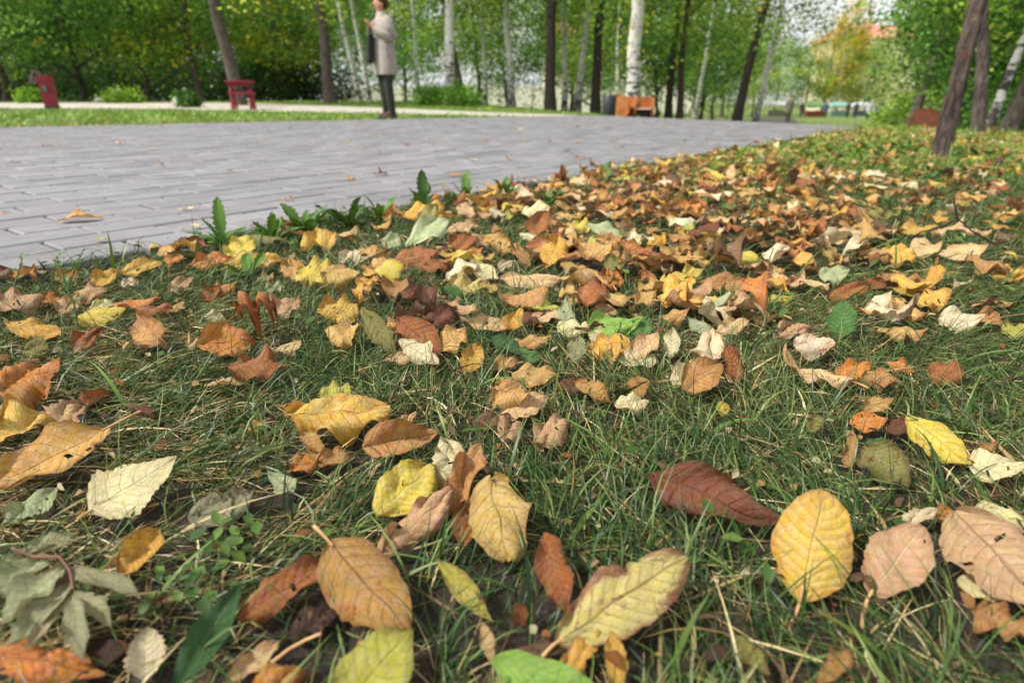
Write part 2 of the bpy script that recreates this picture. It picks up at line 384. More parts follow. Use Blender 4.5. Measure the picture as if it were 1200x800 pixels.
def leaf_grid(L, W, shape='ovate', nu=8, nv=16, cup=.3, bend=.2, fold=0., wrk=.02, ragged=.03, serr=0., seed=0, twist=0., bites=None):
    r = np.random.default_rng(seed)
    v = np.linspace(0, 1, nv + 1); u = np.linspace(-1, 1, nu + 1)
    Uu, Vv = np.meshgrid(u, v)
    hw = half_width(shape, np.clip(v, .004, .996))
    # uneven outline, different left and right
    k = np.arange(1, 6)
    def wob(): 
        a = r.normal(0, 1, 5) / k; ph = r.uniform(0, 6.28, 5)
        return (a[None] * np.sin(2 * np.pi * k[None] * v[:, None] * 1.3 + ph[None])).sum(1)
    lw, rw = 1 + ragged * wob() * 1.6, 1 + ragged * wob() * 1.6
    jag = r.normal(0, ragged * .9, (nv + 1, 2))
    lw = lw + jag[:, 0]; rw = rw + jag[:, 1]
    if serr:
        tooth = np.where(np.arange(nv + 1) % 2 == 0, serr, -serr); lw = lw + tooth; rw = rw + tooth
    for q in (lw, rw):                                   # bites and tears along the rim
        if r.random() < (min(.7, ragged * 12) if bites is None else bites):
            for _ in range(r.integers(1, 4)):
                q *= 1 - r.uniform(.10, .34) * np.exp(-((v - r.uniform(.1, .98)) / r.uniform(.018, .05)) ** 2)
    side = np.where(Uu < 0, lw[:, None], rw[:, None])
    across = Uu * hw[:, None] * side
    mean_w = W / 2
    # rolled cross-section (true arc), then folded along the midrib
    k_arc = cup * (1 + .35 * np.sin(2 * np.pi * (v[:, None] * .8 + r.uniform())))
    k_arc = np.where(np.abs(k_arc) < 1e-3, 1e-3, k_arc)
    ang = across * k_arc
    X = mean_w * np.sin(ang) / k_arc; Z = mean_w * (1 - np.cos(ang)) / k_arc
    if fold: Z = Z + np.abs(X) * math.tan(fold); X = X * math.cos(fold)
    c = math.sin(min(abs(cup), 1.5)) / max(min(abs(cup), 1.5), 1e-3) if abs(cup) > .01 else 1
    X = X / c; Z = Z / c ** .5
    # waves between the side veins plus crumple
    ph = r.uniform(0, 6.28, 8); am = r.normal(0, 1, 8); fr = r.uniform(.6, 2.6, (8, 2))
    crumple = sum(am[i] * np.sin(2 * np.pi * (fr[i, 0] * Uu * .5 + fr[i, 1] * Vv) + ph[i]) for i in range(8)) / 3
    Z = Z + W * wrk * (crumple * 1.3 * (.35 + .65 * np.abs(Uu)) + .2 * np.sin(2 * np.pi * 8.5 * (Vv - .2 * np.abs(Uu) ** 1.25)) * np.minimum(1, np.abs(Uu) * 3))
    X = X + W * wrk * .5 * np.roll(crumple, 3, 0)
    # rims curl up or down in places
    rim = r.normal(0, 1, 4); rp = r.uniform(0, 6.28, 4)
    rimw = np.where(Uu < 0, rim[0] * np.sin(2 * np.pi * 1.1 * Vv + rp[0]) + rim[1] * np.sin(2 * np.pi * 2.3 * Vv + rp[1]), rim[2] * np.sin(2 * np.pi * 1.1 * Vv + rp[2]) + rim[3] * np.sin(2 * np.pi * 2.3 * Vv + rp[3]))
    Z = Z + W * (.03 + wrk * .9) * np.abs(Uu) ** 3 * rimw * np.minimum(1, hw[:, None] * 1.5)
    Z = Z + W * wrk * 1.5 * r.normal() * np.clip((Vv - .75) / .25, 0, 1) ** 2 * 2
    if twist:
        tw = twist * (Vv - .5); X, Z = X * np.cos(tw) - Z * np.sin(tw), X * np.sin(tw) + Z * np.cos(tw)
    # lengthwise bend: positive lifts both ends
    if abs(bend) > 1e-3:
        kb = bend; b = (Vv - .5) * kb; Rr = L / kb
        Y = (Rr - Z) * np.sin(b); Z = Rr - (Rr - Z) * np.cos(b)
        Y = Y * (kb / 2) / math.sin(min(abs(kb) / 2, 1.5)) * (1 if kb > 0 else -1)
    else: Y = (Vv - .5) * L
    if serr:
        Y = Y + np.abs(Uu) ** 3 * L * .02
    V = np.stack([X, Y, Z], -1).reshape(-1, 3)
    n1 = nu + 1; ii = np.arange((nv + 1) * n1).reshape(nv + 1, n1)
    F = np.stack([ii[:-1, :-1], ii[:-1, 1:], ii[1:, 1:], ii[1:, :-1]], -1).reshape(-1, 4)
    return V, F, np.stack([Uu, Vv], -1).reshape(-1, 2)
def leaf_attrs(n, col, r, vein=None, spot=None, mott=None, jit=.10):
    a, b = PAL[col]; g = 1 + r.normal(0, jit)
    a = np.clip(lin(a) * g * (1 + r.normal(0, .03, 3)), 0.005, .9); b = np.clip(lin(b) * g * (1 + r.normal(0, .05, 3)), .004, .9)
    vein = r.uniform(.25, .85) if vein is None else vein
    spot = (r.uniform(.3, 1) if r.random() < .5 else 0) if spot is None else spot
    mott = r.uniform(.35, 1) if mott is None else mott
    return {'col_a': np.repeat(a[None], n, 0), 'col_b': np.repeat(b[None], n, 0), 'leaf_par': np.repeat(np.array([[vein, spot, mott, r.random()]]), n, 0)}
def tube(pts, radii, seg=5, cap=True):
    pts = np.asarray(pts, float); n = len(pts)
    t = np.gradient(pts, axis=0); t /= np.linalg.norm(t, axis=1)[:, None] + 1e-9
    ref = np.array([0, 0, 1.0]) if abs(t[0, 2]) < .9 else np.array([1.0, 0, 0])
    V = []
    for i in range(n):
        a = np.cross(t[i], ref); a /= np.linalg.norm(a) + 1e-9; b = np.cross(a, t[i])
        th = np.arange(seg) / seg * 2 * np.pi
        V.append(pts[i] + radii[i] * (np.cos(th)[:, None] * a + np.sin(th)[:, None] * b))
    V = np.concatenate(V); F = []
    for i in range(n - 1):
        for j in range(seg): F.append((i * seg + j, i * seg + (j + 1) % seg, (i + 1) * seg + (j + 1) % seg, (i + 1) * seg + j))
    return V, np.array(F)
def merge(parts):
    V, F, o = [], [], 0
    for v, f in parts: V.append(v); F.append(f + o); o += len(v)
    return np.concatenate(V), np.concatenate(F)

# what the leaves cover, so that grass is pressed down under them
GRID, GX0, GY0, GN = .006, -2.0, 0.0, 800
cover = np.zeros((GN, GN), np.uint8)
def mark(P):
    ix = ((P[:, 0] - GX0) / GRID).astype(int); iy = ((P[:, 1] - GY0) / GRID).astype(int)
    k = (ix >= 0) & (ix < GN) & (iy >= 0) & (iy < GN); cover[iy[k], ix[k]] = 1

HAND = []
def leaf_obj(V, F, uv, at_, c, ex, ey, n, label, group=None, name='leaf', stem=0, stem_dir=0., parent=None, mat=None):
    me = np_mesh(name, V, F, at_, uv); o = link(name, me, mat or M_LEAF, parent)
    M = Matrix(((ex[0], ey[0], n[0], c[0]), (ex[1], ey[1], n[1], c[1]), (ex[2], ey[2], n[2], c[2]), (0, 0, 0, 1)))
    o.matrix_world = M
    if label: tag(o, label, 'leaf', group)
    if stem:
        nn = int(round(math.sqrt(len(V))))
        b = V[np.argmin(V[:, 1])]
        y0 = V[:, 1].min(); row = V[np.abs(uv[:, 1]) < 1e-6]; b = row.mean(0)
        s = np.linspace(0, 1, 7)
        pts = np.stack([b[0] + stem_dir * stem * s ** 1.6, b[1] - stem * s + .006 * (1 - s) * 0, b[2] - .12 * stem * s ** 2 + .0005], -1)
        pts = np.concatenate([[[b[0], b[1] + stem * .25, b[2] + .0006]], pts])
        sv, sf = tube(pts, np.linspace(.0007, .0012, len(pts)), 5)
        so = link('stalk', np_mesh('stalk', sv, sf), M_STEM, o)
    P = V @ np.stack([ex, ey, n]) + c
    mark(P)
    return o
def place(p1, p2, wpx, t, s, zmin=.012, zbase=None):
    """A leaf whose blade plane leans by t towards the camera and s sideways and whose ends are seen at p1 and p2."""
    mx, my = (p1[0] + p2[0]) / 2, (p1[1] + p2[1]) / 2
    zc = .02
    for _ in range(6):
        d = ray(mx, my)
        g = ground(mx, my) if zbase is None else None
        z0 = float(terrain(g[0], g[1])) if g is not None else 0
        tt = (CAM_H - z0 - zc) / -d[2] if d[2] < 0 else 60
        c = ORG + d * tt
        hc = -np.array([c[0], c[1], 0]); hc /= np.linalg.norm(hc); rt = np.array([-hc[1], hc[0], 0])
        n = np.array([0, 0, 1.0]) * math.cos(t) + hc * math.sin(t); n = n * math.cos(s) + rt * math.sin(s); n /= np.linalg.norm(n)
        def hit(px, py):
            q = ray(px, py); k = np.dot(c - ORG, n) / np.dot(q, n); return ORG + q * k
        A, B = hit(*p1), hit(*p2); ey = B - A; L = np.linalg.norm(ey); ey /= L; ex = np.cross(ey, n)
        nx_, ny_ = -(p2[1] - p1[1]), p2[0] - p1[0]; q = math.hypot(nx_, ny_); nx_, ny_ = nx_ / q * wpx / 2, ny_ / q * wpx / 2
        Wv = hit(mx + nx_, my + ny_) - hit(mx - nx_, my - ny_)
        W = abs(np.dot(Wv, ex))
        drop = max(abs(ey[2]) * L / 2, 0) + abs(ex[2]) * W / 2 * .8
        zc = zmin + drop
    return (A + B) / 2, ex, ey, n, L, W, z0
def H(x1, y1, x2, y2, wpx, col, shape, t, cup, bend, label, s=0, fold=0., wrk=.035, ragged=.03, serr=0., stem=0., sdir=0., zmin=.007,
      vein=None, spot=None, mott=None, nm=None, twist=0., flip=False, nu=10, nv=22, name='leaf'):
    seed = len(HAND) * 13 + 5; r = np.random.default_rng(seed)
    c, ex, ey, n, L, W, z0 = place((x1, y1), (x2, y2), wpx, R(t), R(s), zmin)
    L = min(L, .16); W = min(W, .11)
    if not twist: twist = r.normal(0, .22)
    if nm is None: wrk *= 1.5; cup *= 1.35; ragged *= 1.2
    V, F, uv = leaf_grid(L, W, shape, nu, nv, cup, bend + r.normal(0, .15), fold, wrk * 1.5, ragged, serr, seed, twist, .2 if nm else None)
    if len(F) > 200 and not serr and r.random() < .4:          # insect holes and small tears
        kill = set()
        for _ in range(r.integers(1, 4)):
            q = int(r.integers(2, nv - 3)) * nu + int(r.integers(1, nu - 1)); kill.add(q)
            if r.random() < .4: kill.add(q + 1)
        F = F[[k for k in range(len(F)) if k not in kill]]
    V[:, 2] -= V[:, 2].mean()
    if flip: ex, n = -ex, -n
    P = V @ np.stack([ex, ey, n]) + c
    low = P[:, 2].min() - z0
    if low < .004 or low > zmin + .012:            # slide along the line of sight until it rests in the grass
        d = c - ORG; dz = (zmin * .6 - low); c = ORG + d * (1 - dz / (CAM_H - c[2] + 1e-6))
    o = leaf_obj(V, F, uv, leaf_attrs(len(V), col, r, vein, spot, mott, .04), c, ex, ey, n, label, stem=stem, stem_dir=sdir, name=name)
    HAND.append(((x1 + x2) / 2, (y1 + y2) / 2, max(abs(x2 - x1), abs(y2 - y1), wpx) / 2, nm))
    return o

# foreground, left to right, nearest rows
H(187, 618, 140, 674, 42, 'amber', 'ellip', 30, .9, .3, 'folded golden orange leaf above the serrated peach leaf at lower left', fold=.3, nm='folded golden leaf')
H(-8, 765, 122, 790, 52, 'orange', 'ovate', 15, -.4, -.3, 'large amber orange leaf under the wilted grey-green spray in the bottom left corner', wrk=.06)
H(98, 770, 148, 762, 34, 'maroon', 'ovate', 15, .3, 0, 'dark maroon leaf between the amber corner leaf and the serrated peach leaf')
H(170, 798, 171, 735, 48, 'pale', 'ellip', 15, -.2, 0, 'small pale peach leaf with a toothed edge at lower left', serr=.10, nv=16, wrk=.015, nm='toothed peach leaf', mott=.5)
H(262, 800, 328, 752, 26, 'peach', 'ellip', 25, .8, .2, 'small dusty peach curled leaf right of the long green lance leaf')
H(292, 806, 362, 786, 36, 'orange', 'ovate', 20, -.7, -.4, 'burnt orange leaf cut by the bottom edge below the dark wet leaf', wrk=.06)
H(278, 722, 388, 660, 46, 'rust', 'ellip', 20, .9, .3, 'rust brown curled leaf touching the left side of the big caramel leaf', twist=.5, wrk=.05, nm='rust curled leaf beside the big caramel leaf')
H(386, 636, 480, 740, 92, 'caramel', 'ovate', 22, -.55, -.25, 'big caramel brown leaf with a dark midrib standing over the yellow green leaf', vein=.2, mott=.6, wrk=.025, nm='big caramel leaf', stem=.012)
H(395, 838, 482, 735, 82, 'lime', 'ovate', 20, .25, .1, 'broad yellow green leaf tucked under the tip of the big caramel leaf', vein=.6, mott=.5, wrk=.03, nm='broad yellow green leaf')
H(338, 742, 402, 712, 34, 'maroon', 'ovate', 5, .2, 0, 'nearly black wet leaf on bare soil left of the big caramel leaf')
H(513, 655, 578, 730, 30, 'lime', 'lance', 25, .5, .2, 'narrow lime yellow leaf with a scorched edge between caramel and mottled leaves', spot=1, vein=.6, nm='narrow lime leaf')
H(565, 728, 577, 778, 15, 'peach', 'lance', 20, 1.2, .1, 'thin rolled beige leaf just below the narrow lime leaf')
H(446, 646, 530, 576, 38, 'pink', 'ellip', 30, -.9, .2, 'dusty pink brown rolled leaf leaning between yellow leaf and tan round leaf', fold=.25, wrk=.05)
H(573, 560, 598, 656, 68, 'ochre', 'round', 22, -.35, -.2, 'rounded tan leaf with wrinkled veins in the centre foreground', wrk=.05, vein=.25, spot=.8, mott=.55, nm='rounded tan leaf')
H(440, 602, 506, 545, 56, 'yellow', 'blunt', 30, .25, .2, 'bright lemon yellow leaf with a dark twig across it in the centre foreground', mott=.45, vein=.7, spot=.6, nm='lemon yellow leaf')
H(522, 514, 533, 570, 36, 'pale', 'round', 30, .5, .1, 'cream crinkled leaf standing above the lemon yellow leaf', wrk=.08, mott=.6)
H(562, 518, 524, 604, 40, 'caramel', 'ellip', 35, .9, .2, 'brown folded leaf wedged between cream crinkled leaf and rounded tan leaf', fold=.4, wrk=.06)
H(540, 640, 560, 575, 34, 'rust', 'ellip', 15, .8, 0, 'dark rust scrap peeping out left of the rounded tan leaf')
H(424, 522, 512, 506, 46, 'caramel', 'ovate', 50, .9, .3, 'amber brown leaf folded like a boat behind the lemon yellow leaf', fold=.5, vein=.3, nm='boat shaped brown leaf')
H(455, 512, 488, 482, 26, 'peach', 'birch', 50, .3, 0, 'upturned pale flap of a leaf on top of the boat shaped brown leaf')
H(337, 486, 454, 482, 46, 'gold', 'blunt', 28, -.6, -.2, 'long golden ochre leaf lying level on the grass left of centre', wrk=.06, vein=.3, nm='long golden leaf')
H(375, 466, 410, 456, 26, 'lime', 'round', 25, -.2, 0, 'small pale lime rounded leaf behind the long golden leaf', mott=.2)
H(356, 506, 380, 542, 24, 'tan', 'ovate', 35, .9, .3, 'small tan shrivelled leaf hanging below the long golden leaf')
H(340, 548, 380, 535, 22, 'orange', 'ovate', 20, .8, .3, 'small orange shrivelled leaf below left of the long golden leaf')
H(372, 545, 410, 528, 22, 'caramel', 'ovate', 25, 1., .3, 'small brown shrivelled leaf left of the boat shaped leaf')
H(344, 576, 314, 552, 30, 'mint', 'birch', 25, .2, 0, 'small mint green triangular leaf left of centre', mott=.2, nm='mint triangle leaf')
H(220, 606, 302, 584, 40, 'grey', 'ovate', 12, .3, .1, 'dull grey olive leaf half sunk in grass right of the cream birch leaf', mott=.9)
H(104, 600, 206, 536, 70, 'cream', 'birch', 28, .12, .08, 'pale lemon cream birch leaf with saw teeth in the left foreground', serr=.045, nv=26, wrk=.008, mott=.25, vein=.58, spot=0, nm='cream birch leaf', stem=.006)
H(128, 499, -30, 578, 56, 'tan', 'lance', 20, .35, .15, 'long tan leaf with pale stalk pointing right at the left edge', fold=.2, vein=.75, stem=.022, sdir=.1, nm='long tan leaf at the left edge', wrk=.02)
H(-20, 512, 62, 480, 44, 'gold', 'ellip', 22, .5, .2, 'amber yellow leaf lying on the long tan leaf at the left edge', mott=.6)
H(48, 505, 98, 470, 38, 'pink', 'ovate', 25, .3, .2, 'ragged peach leaf with a torn edge beside the long tan leaf', ragged=.1)
H(84, 479, 132, 457, 18, 'rust', 'lance', 25, 1.8, .1, 'tightly rolled red brown leaf above the stalk of the long tan leaf')
H(-6, 456, 70, 432, 48, 'orange', 'ovate', 28, -.5, -.3, 'burnt orange crumpled leaf at the left edge above the amber yellow leaf', ragged=.08, wrk=.07, mott=.9, nm='burnt orange leaf at the left edge')
H(68, 572, 4, 614, 27, 'mint', 'ellip', 22, .3, .1, 'mint green narrow leaf at the left edge below the long tan leaf', mott=.3)
H(292, 506, 306, 492, 14, 'amber', 'round', 25, .4, 0, 'tiny orange leaf scrap alone in the grass left of the long golden leaf')
H(268, 430, 338, 428, 26, 'rust', 'ovate', 25, -.7, -.2, 'brick brown crinkled leaf below the cupped orange leaf', wrk=.09, nm='brick brown leaf')
H(232, 404, 297, 396, 42, 'orange', 'ovate', 35, .8, .3, 'cupped bright orange leaf left of centre in the grass', wrk=.05, mott=.5, nm='cupped orange leaf')
H(218, 404, 236, 400, 16, 'peach', 'ovate', 25, .5, 0, 'small beige scrap touching the left side of the cupped orange leaf')
H(372, 362, 420, 368, 32, 'gold', 'round', 30, .4, .2, 'yellow tan open leaf with a brown heart left of the olive upright leaf', mott=.8)
H(424, 360, 462, 414, 28, 'olive', 'ellip', 45, .4, .1, 'olive yellow leaf standing upright at the left end of the drift', mott=.6, nm='olive upright leaf')
H(266, 300, 296, 280, 26, 'yellow', 'round', 40, .4, .1, 'yellow rounded leaf standing behind the long orange leaf near the path', nm='yellow leaf by the dandelion')
H(272, 301, 218, 312, 17, 'orange', 'lance', 25, .5, .1, 'long orange leaf pointing left below the tall dandelion leaf')
H(262, 310, 330, 304, 20, 'gold', 'ellip', 25, .5, .1, 'golden leaf with ragged end right of the long orange leaf near the path')
H(347, 318, 392, 326, 34, 'yellow', 'round', 35, .6, .2, 'yellow cupped leaf in the weeds by the path edge', mott=.7, spot=1, nm='yellow cupped leaf')
H(378, 318, 420, 326, 30, 'ochre', 'ovate', 35, -.6, -.2, 'ochre domed leaf joined to the yellow cupped leaf in the weeds')
H(354, 290, 394, 274, 26, 'gold', 'ovate', 30, .5, .3, 'yellow leaf with orange curled tip among weeds at the path edge')
H(398, 305, 424, 296, 18, 'pale', 'ovate', 30, .5, .3, 'pale beige curled leaf above the ochre domed leaf')
H(84, 376, 146, 364, 22, 'yellow', 'ellip', 35, -.7, -.2, 'yellow rolled leaf among brown leaves left of the cupped orange leaf', nm='yellow rolled leaf')
H(104, 362, 136, 354, 14, 'cream', 'lance', 35, .6, 0, 'slim pale yellow leaf lying behind the yellow rolled leaf')
H(7, 378, 74, 392, 24, 'amber', 'ellip', 30, -.6, -.2, 'long amber leaf lying at the left edge above the burnt orange leaf', mott=.8, nm='long amber leaf at left')
H(24, 408, 58, 410, 30, 'olive', 'ovate', 30, .4, .1, 'yellow olive leaf tucked under the long amber leaf at left', mott=.5)
H(84, 408, 122, 384, 24, 'rust', 'birch', 35, .8, .3, 'rust red pointed leaf below the yellow rolled leaf')
H(160, 366, 202, 362, 18, 'rust', 'ovate', 35, -.8, -.2, 'brown arched leaf right of the yellow rolled leaf')
H(236, 372, 264, 372, 14, 'pale', 'ovate', 25, .3, .1, 'small cream scrap above the cupped orange leaf')
H(198, 340, 226, 326, 16, 'pink', 'ovate', 30, .4, .1, 'dusty pink small leaf in grass left of the shrivelled orange brown pair')
H(240, 352, 258, 334, 18, 'rust', 'ovate', 35, .9, .2, 'shrivelled red brown leaf behind the small cream scrap')
H(250, 340, 276, 336, 16, 'caramel', 'ovate', 30, -.7, -.2, 'caramel arched leaf right of the shrivelled red brown leaf')
H(281, 368, 322, 352, 26, 'rust', 'ovate', 30, -.7, -.3, 'rusty crumpled leaf behind the cupped orange leaf', wrk=.09)
H(312, 366, 354, 352, 24, 'pink', 'ovate', 28, .5, .2, 'pinkish brown crumpled leaf right of the rusty crumpled one')
H(310, 341, 334, 333, 12, 'mint', 'ovate', 25, .3, .1, 'small pale mint leaf under the golden leaf near the path')
H(302, 328, 322, 322, 10, 'peach', 'ovate', 25, .4, .1, 'small beige leaf below the golden leaf with ragged end')
H(-8, 358, 50, 346, 26, 'pink', 'ellip', 28, -.4, -.1, 'dusty beige leaf at the left edge behind the long amber leaf')
H(48, 354, 72, 346, 18, 'orange', 'ovate', 35, .3, .1, 'small orange leaf behind the long amber leaf at left')
H(70, 366, 92, 348, 24, 'peach', 'ovate', 35, .6, .2, 'peach curled leaf touching the yellow rolled leaf at left')
H(86, 346, 126, 340, 18, 'pink', 'ovate', 30, -.8, -.3, 'pinkish arched leaf by the knotweed sprig')
H(104, 336, 140, 316, 18, 'amber', 'ellip', 35, .7, .2, 'amber leaf at the path edge right of the knotweed sprig')
H(140, 320, 190, 306, 18, 'gold', 'ellip', 32, .4, .2, 'golden leaf at the path edge pointing to the dandelion')
H(66, 328, 92, 318, 18, 'orange', 'ovate', 35, .4, .1, 'orange leaf at the path edge behind the knotweed sprig')
H(143, 336, 162, 328, 14, 'pale', 'ovate', 30, .4, 0, 'small pale leaf below the golden leaf at the path edge')
# the drift, middle
H(470, 255, 522, 240, 24, 'amber', 'ellip', 40, -.6, -.3, 'amber domed leaf at the back left of the drift by the path', nm='amber domed leaf')
H(512, 240, 490, 262, 16, 'olive', 'ellip', 35, .4, .1, 'olive gold leaf hanging below the amber domed leaf')
H(537, 240, 560, 256, 20, 'peach', 'birch', 40, .3, .1, 'peach triangular leaf right of the amber domed leaf')
H(446, 282, 474, 286, 18, 'mint', 'ellip', 35, .3, .1, 'pale green blunt leaf left of the mint lance leaf')
H(474, 290, 530, 252, 26, 'mint', 'lance', 32, .4, .1, 'mint lance shaped leaf at the back left of the drift', mott=.2, vein=.7, nm='mint lance leaf')
H(457, 308, 512, 296, 26, 'rust', 'ellip', 40, -1., -.2, 'rust rolled leaf in front of the mint lance leaf', nm='rust rolled leaf')
H(522, 272, 562, 262, 14, 'peach', 'ellip', 28, .3, .1, 'pale peach flat leaf right of the mint lance leaf')
H(525, 292, 560, 276, 20, 'rust', 'ovate', 35, .7, .2, 'dark orange leaf below the pale peach flat leaf')
H(565, 276, 610, 296, 20, 'tan', 'ellip', 28, .3, -.2, 'tan oval leaf casting shade right of the dark orange leaf', nm='tan oval leaf')
H(622, 276, 646, 246, 26, 'rust', 'ovate', 45, .9, .2, 'tall rust leaf standing upright at the back of the drift', nm='tall rust leaf')
H(612, 252, 646, 240, 18, 'cream', 'ovate', 35, -.5, -.2, 'cream domed leaf behind the tall rust leaf')
H(688, 262, 728, 280, 17, 'mint', 'ellip', 32, .3, .1, 'grey mint leaf in the middle of the drift', nm='grey mint leaf')
H(668, 264, 692, 268, 17, 'yellow', 'round', 35, .3, 0, 'small yellow leaf joined to the grey mint leaf')
H(734, 280, 758, 278, 17, 'pale', 'ovate', 32, .3, 0, 'pale cream drop shaped leaf right of the grey mint leaf', nm='pale cream drop leaf')
H(586, 326, 658, 330, 20, 'peach', 'ellip', 26, -.3, -.15, 'long pale peach leaf in the middle of the drift', mott=.4, nm='long pale peach leaf')
H(550, 308, 584, 328, 20, 'cream', 'ovate', 28, .3, .1, 'pale yellow green leaf left of the long pale peach leaf')
H(522, 338, 570, 334, 26, 'mottle', 'ovate', 30, .4, .2, 'yellow tan mottled leaf above the olive stripe leaf', spot=1)
H(584, 314, 604, 306, 12, 'pale', 'ovate', 28, .3, 0, 'small cream leaf above the long pale peach leaf')
H(595, 386, 612, 360, 26, 'amber', 'birch', 50, .5, .1, 'amber pointed leaf standing upright in the heart of the drift', nm='amber upright leaf')
H(686, 382, 750, 380, 32, 'bright', 'ovate', 32, -.2, -.15, 'bright green fresh leaf in the heart of the drift', mott=.25, vein=.75, wrk=.05, spot=0, nm='bright green leaf')
H(660, 382, 665, 347, 26, 'mint', 'birch', 50, .15, 0, 'pale green pointed leaf standing left of the bright green leaf', mott=.15, spot=0)
H(652, 382, 694, 388, 20, 'cream', 'ovate', 30, .2, .1, 'pale yellow leaf lying in front of the pale green pointed leaf', mott=.2)
H(576, 394, 614, 414, 17, 'dkgreen', 'ellip', 25, .2, .1, 'dark green leaf in the drift below the amber upright leaf', spot=0, nm='dark green leaf')
H(606, 408, 634, 424, 16, 'green', 'ellip', 25, .2, .1, 'second dark green leaflet right of the dark green leaf')
H(674, 424, 678, 392, 22, 'sage', 'ellip', 55, .3, 0, 'grey green leaf standing upright in front of the pale yellow leaf', mott=.4)
H(738, 400, 688, 412, 34, 'amber', 'ovate', 34, -.5, -.3, 'orange yellow ragged leaf below the bright green leaf', ragged=.1, wrk=.08, mott=.6, nm='orange ragged leaf')
H(694, 400, 704, 382, 16, 'cream', 'birch', 45, .2, 0, 'lemon pointed tip behind the orange ragged leaf')
H(736, 420, 772, 392, 28, 'peach', 'ellip', 35, .6, .2, 'beige curled leaf right of the orange ragged leaf')
H(716, 420, 772, 424, 18, 'pale', 'ellip', 22, .5, .2, 'pale torn leaf in front of the beige curled leaf', ragged=.1)
H(786, 420, 788, 384, 20, 'pale', 'ellip', 55, .3, .1, 'cream oval leaf standing upright at the right of the drift', mott=.35, nm='cream upright leaf')
H(742, 396, 760, 372, 22, 'green', 'ovate', 30, .2, 0, 'mid green leaf under the right end of the bright green leaf')
H(694, 362, 724, 366, 16, 'peach', 'ovate', 40, .6, .2, 'pinkish folded leaf behind the bright green leaf')
H(744, 358, 770, 340, 20, 'ochre', 'lance', 32, .5, .1, 'ochre leaf with a curled edge right of the pinkish folded leaf')
H(776, 374, 806, 366, 18, 'tan', 'ovate', 32, -.6, -.2, 'tan arched leaf above the cream upright leaf')
H(496, 372, 538, 372, 26, 'red', 'round', 35, .5, .2, 'dark rust crinkled leaf at the left of the drift', wrk=.12, nm='dark rust crinkled leaf')
H(540, 374, 610, 386, 16, 'peach', 'lance', 30, .5, .15, 'long pinkish tan leaf above the amber curled leaf')
H(466, 372, 516, 414, 34, 'rust', 'ellip', 35, .8, .2, 'long rust leaf with a pale underside at the left end of the drift', twist=.4, nm='long rust leaf')
H(468, 398, 514, 426, 26, 'pale', 'ellip', 30, .3, .1, 'beige leaf underneath the long rust leaf')
H(452, 420, 484, 422, 14, 'peach', 'ellip', 20, .3, .1, 'pale peach scrap in front of the long rust leaf')
H(545, 436, 562, 402, 26, 'amber', 'ellip', 50, .9, .3, 'amber tan curled leaf at the front edge of the drift', nm='amber tan curled leaf')
H(512, 412, 546, 384, 30, 'tan', 'ovate', 32, .5, .2, 'tan spotted leaf between long rust leaf and amber tan curled leaf', spot=1)
H(600, 402, 645, 398, 16, 'tan', 'ellip', 28, -.4, -.1, 'narrow tan leaf right of the dark green leaf')
H(570, 428, 606, 424, 16, 'caramel', 'ellip', 25, .8, .2, 'caramel rolled leaf right of the amber tan curled leaf')
H(600, 440, 656, 438, 24, 'tan', 'ovate', 28, -.5, -.2, 'tan wrinkled leaf above the big peach flat leaf')
H(580, 452, 620, 470, 40, 'tan', 'ovate', 30, -.5, -.2, 'orange tan wrinkled leaf left of the big peach flat leaf', wrk=.07)
H(584, 492, 643, 462, 26, 'peach', 'ellip', 24, .2, .1, 'big peach flat leaf at the front of the drift', mott=.35, spot=.8, vein=.4, nm='big peach flat leaf')
H(550, 496, 600, 490, 20, 'brown', 'ellip', 22, .5, .2, 'dull brown leaf left of the big peach flat leaf')
H(584, 510, 612, 500, 28, 'pink', 'ovate', 25, .3, .1, 'dusty pink leaf below the big peach flat leaf')
H(625, 520, 672, 492, 34, 'pink', 'ovate', 40, -.8, -.3, 'dusty pink crumpled leaf alone below the big peach flat leaf', wrk=.12, nm='dusty pink crumpled leaf')
H(672, 446, 716, 468, 22, 'tan', 'ellip', 38, .6, .1, 'tan leaf with dark creases above the dusty pink crumpled leaf', fold=.3)
H(648, 448, 690, 456, 18, 'red', 'ellip', 30, .6, .1, 'dark red brown leaf behind the tan creased leaf')
H(748, 440, 747, 468, 26, 'caramel', 'ovate', 50, .7, .2, 'orange tan curled leaf standing right of the tan creased leaf', spot=.8, nm='orange tan standing leaf')
H(720, 474, 760, 472, 22, 'pale', 'ovate', 30, .6, .3, 'pale curled leaf under the orange tan standing leaf')
H(788, 450, 826, 424, 30, 'pale', 'ovate', 35, .4, .2, 'pale tan leaf half rolled right of the orange tan standing leaf')
H(800, 456, 845, 424, 38, 'caramel', 'ellip', 45, 1.2, .1, 'tan tube shaped leaf open to the right above the long red brown leaf', nm='tan tube leaf')
H(866, 448, 852, 402, 24, 'rust', 'ellip', 60, .7, .2, 'brown leaf standing on edge right of the tan tube leaf', nm='brown edgewise leaf')
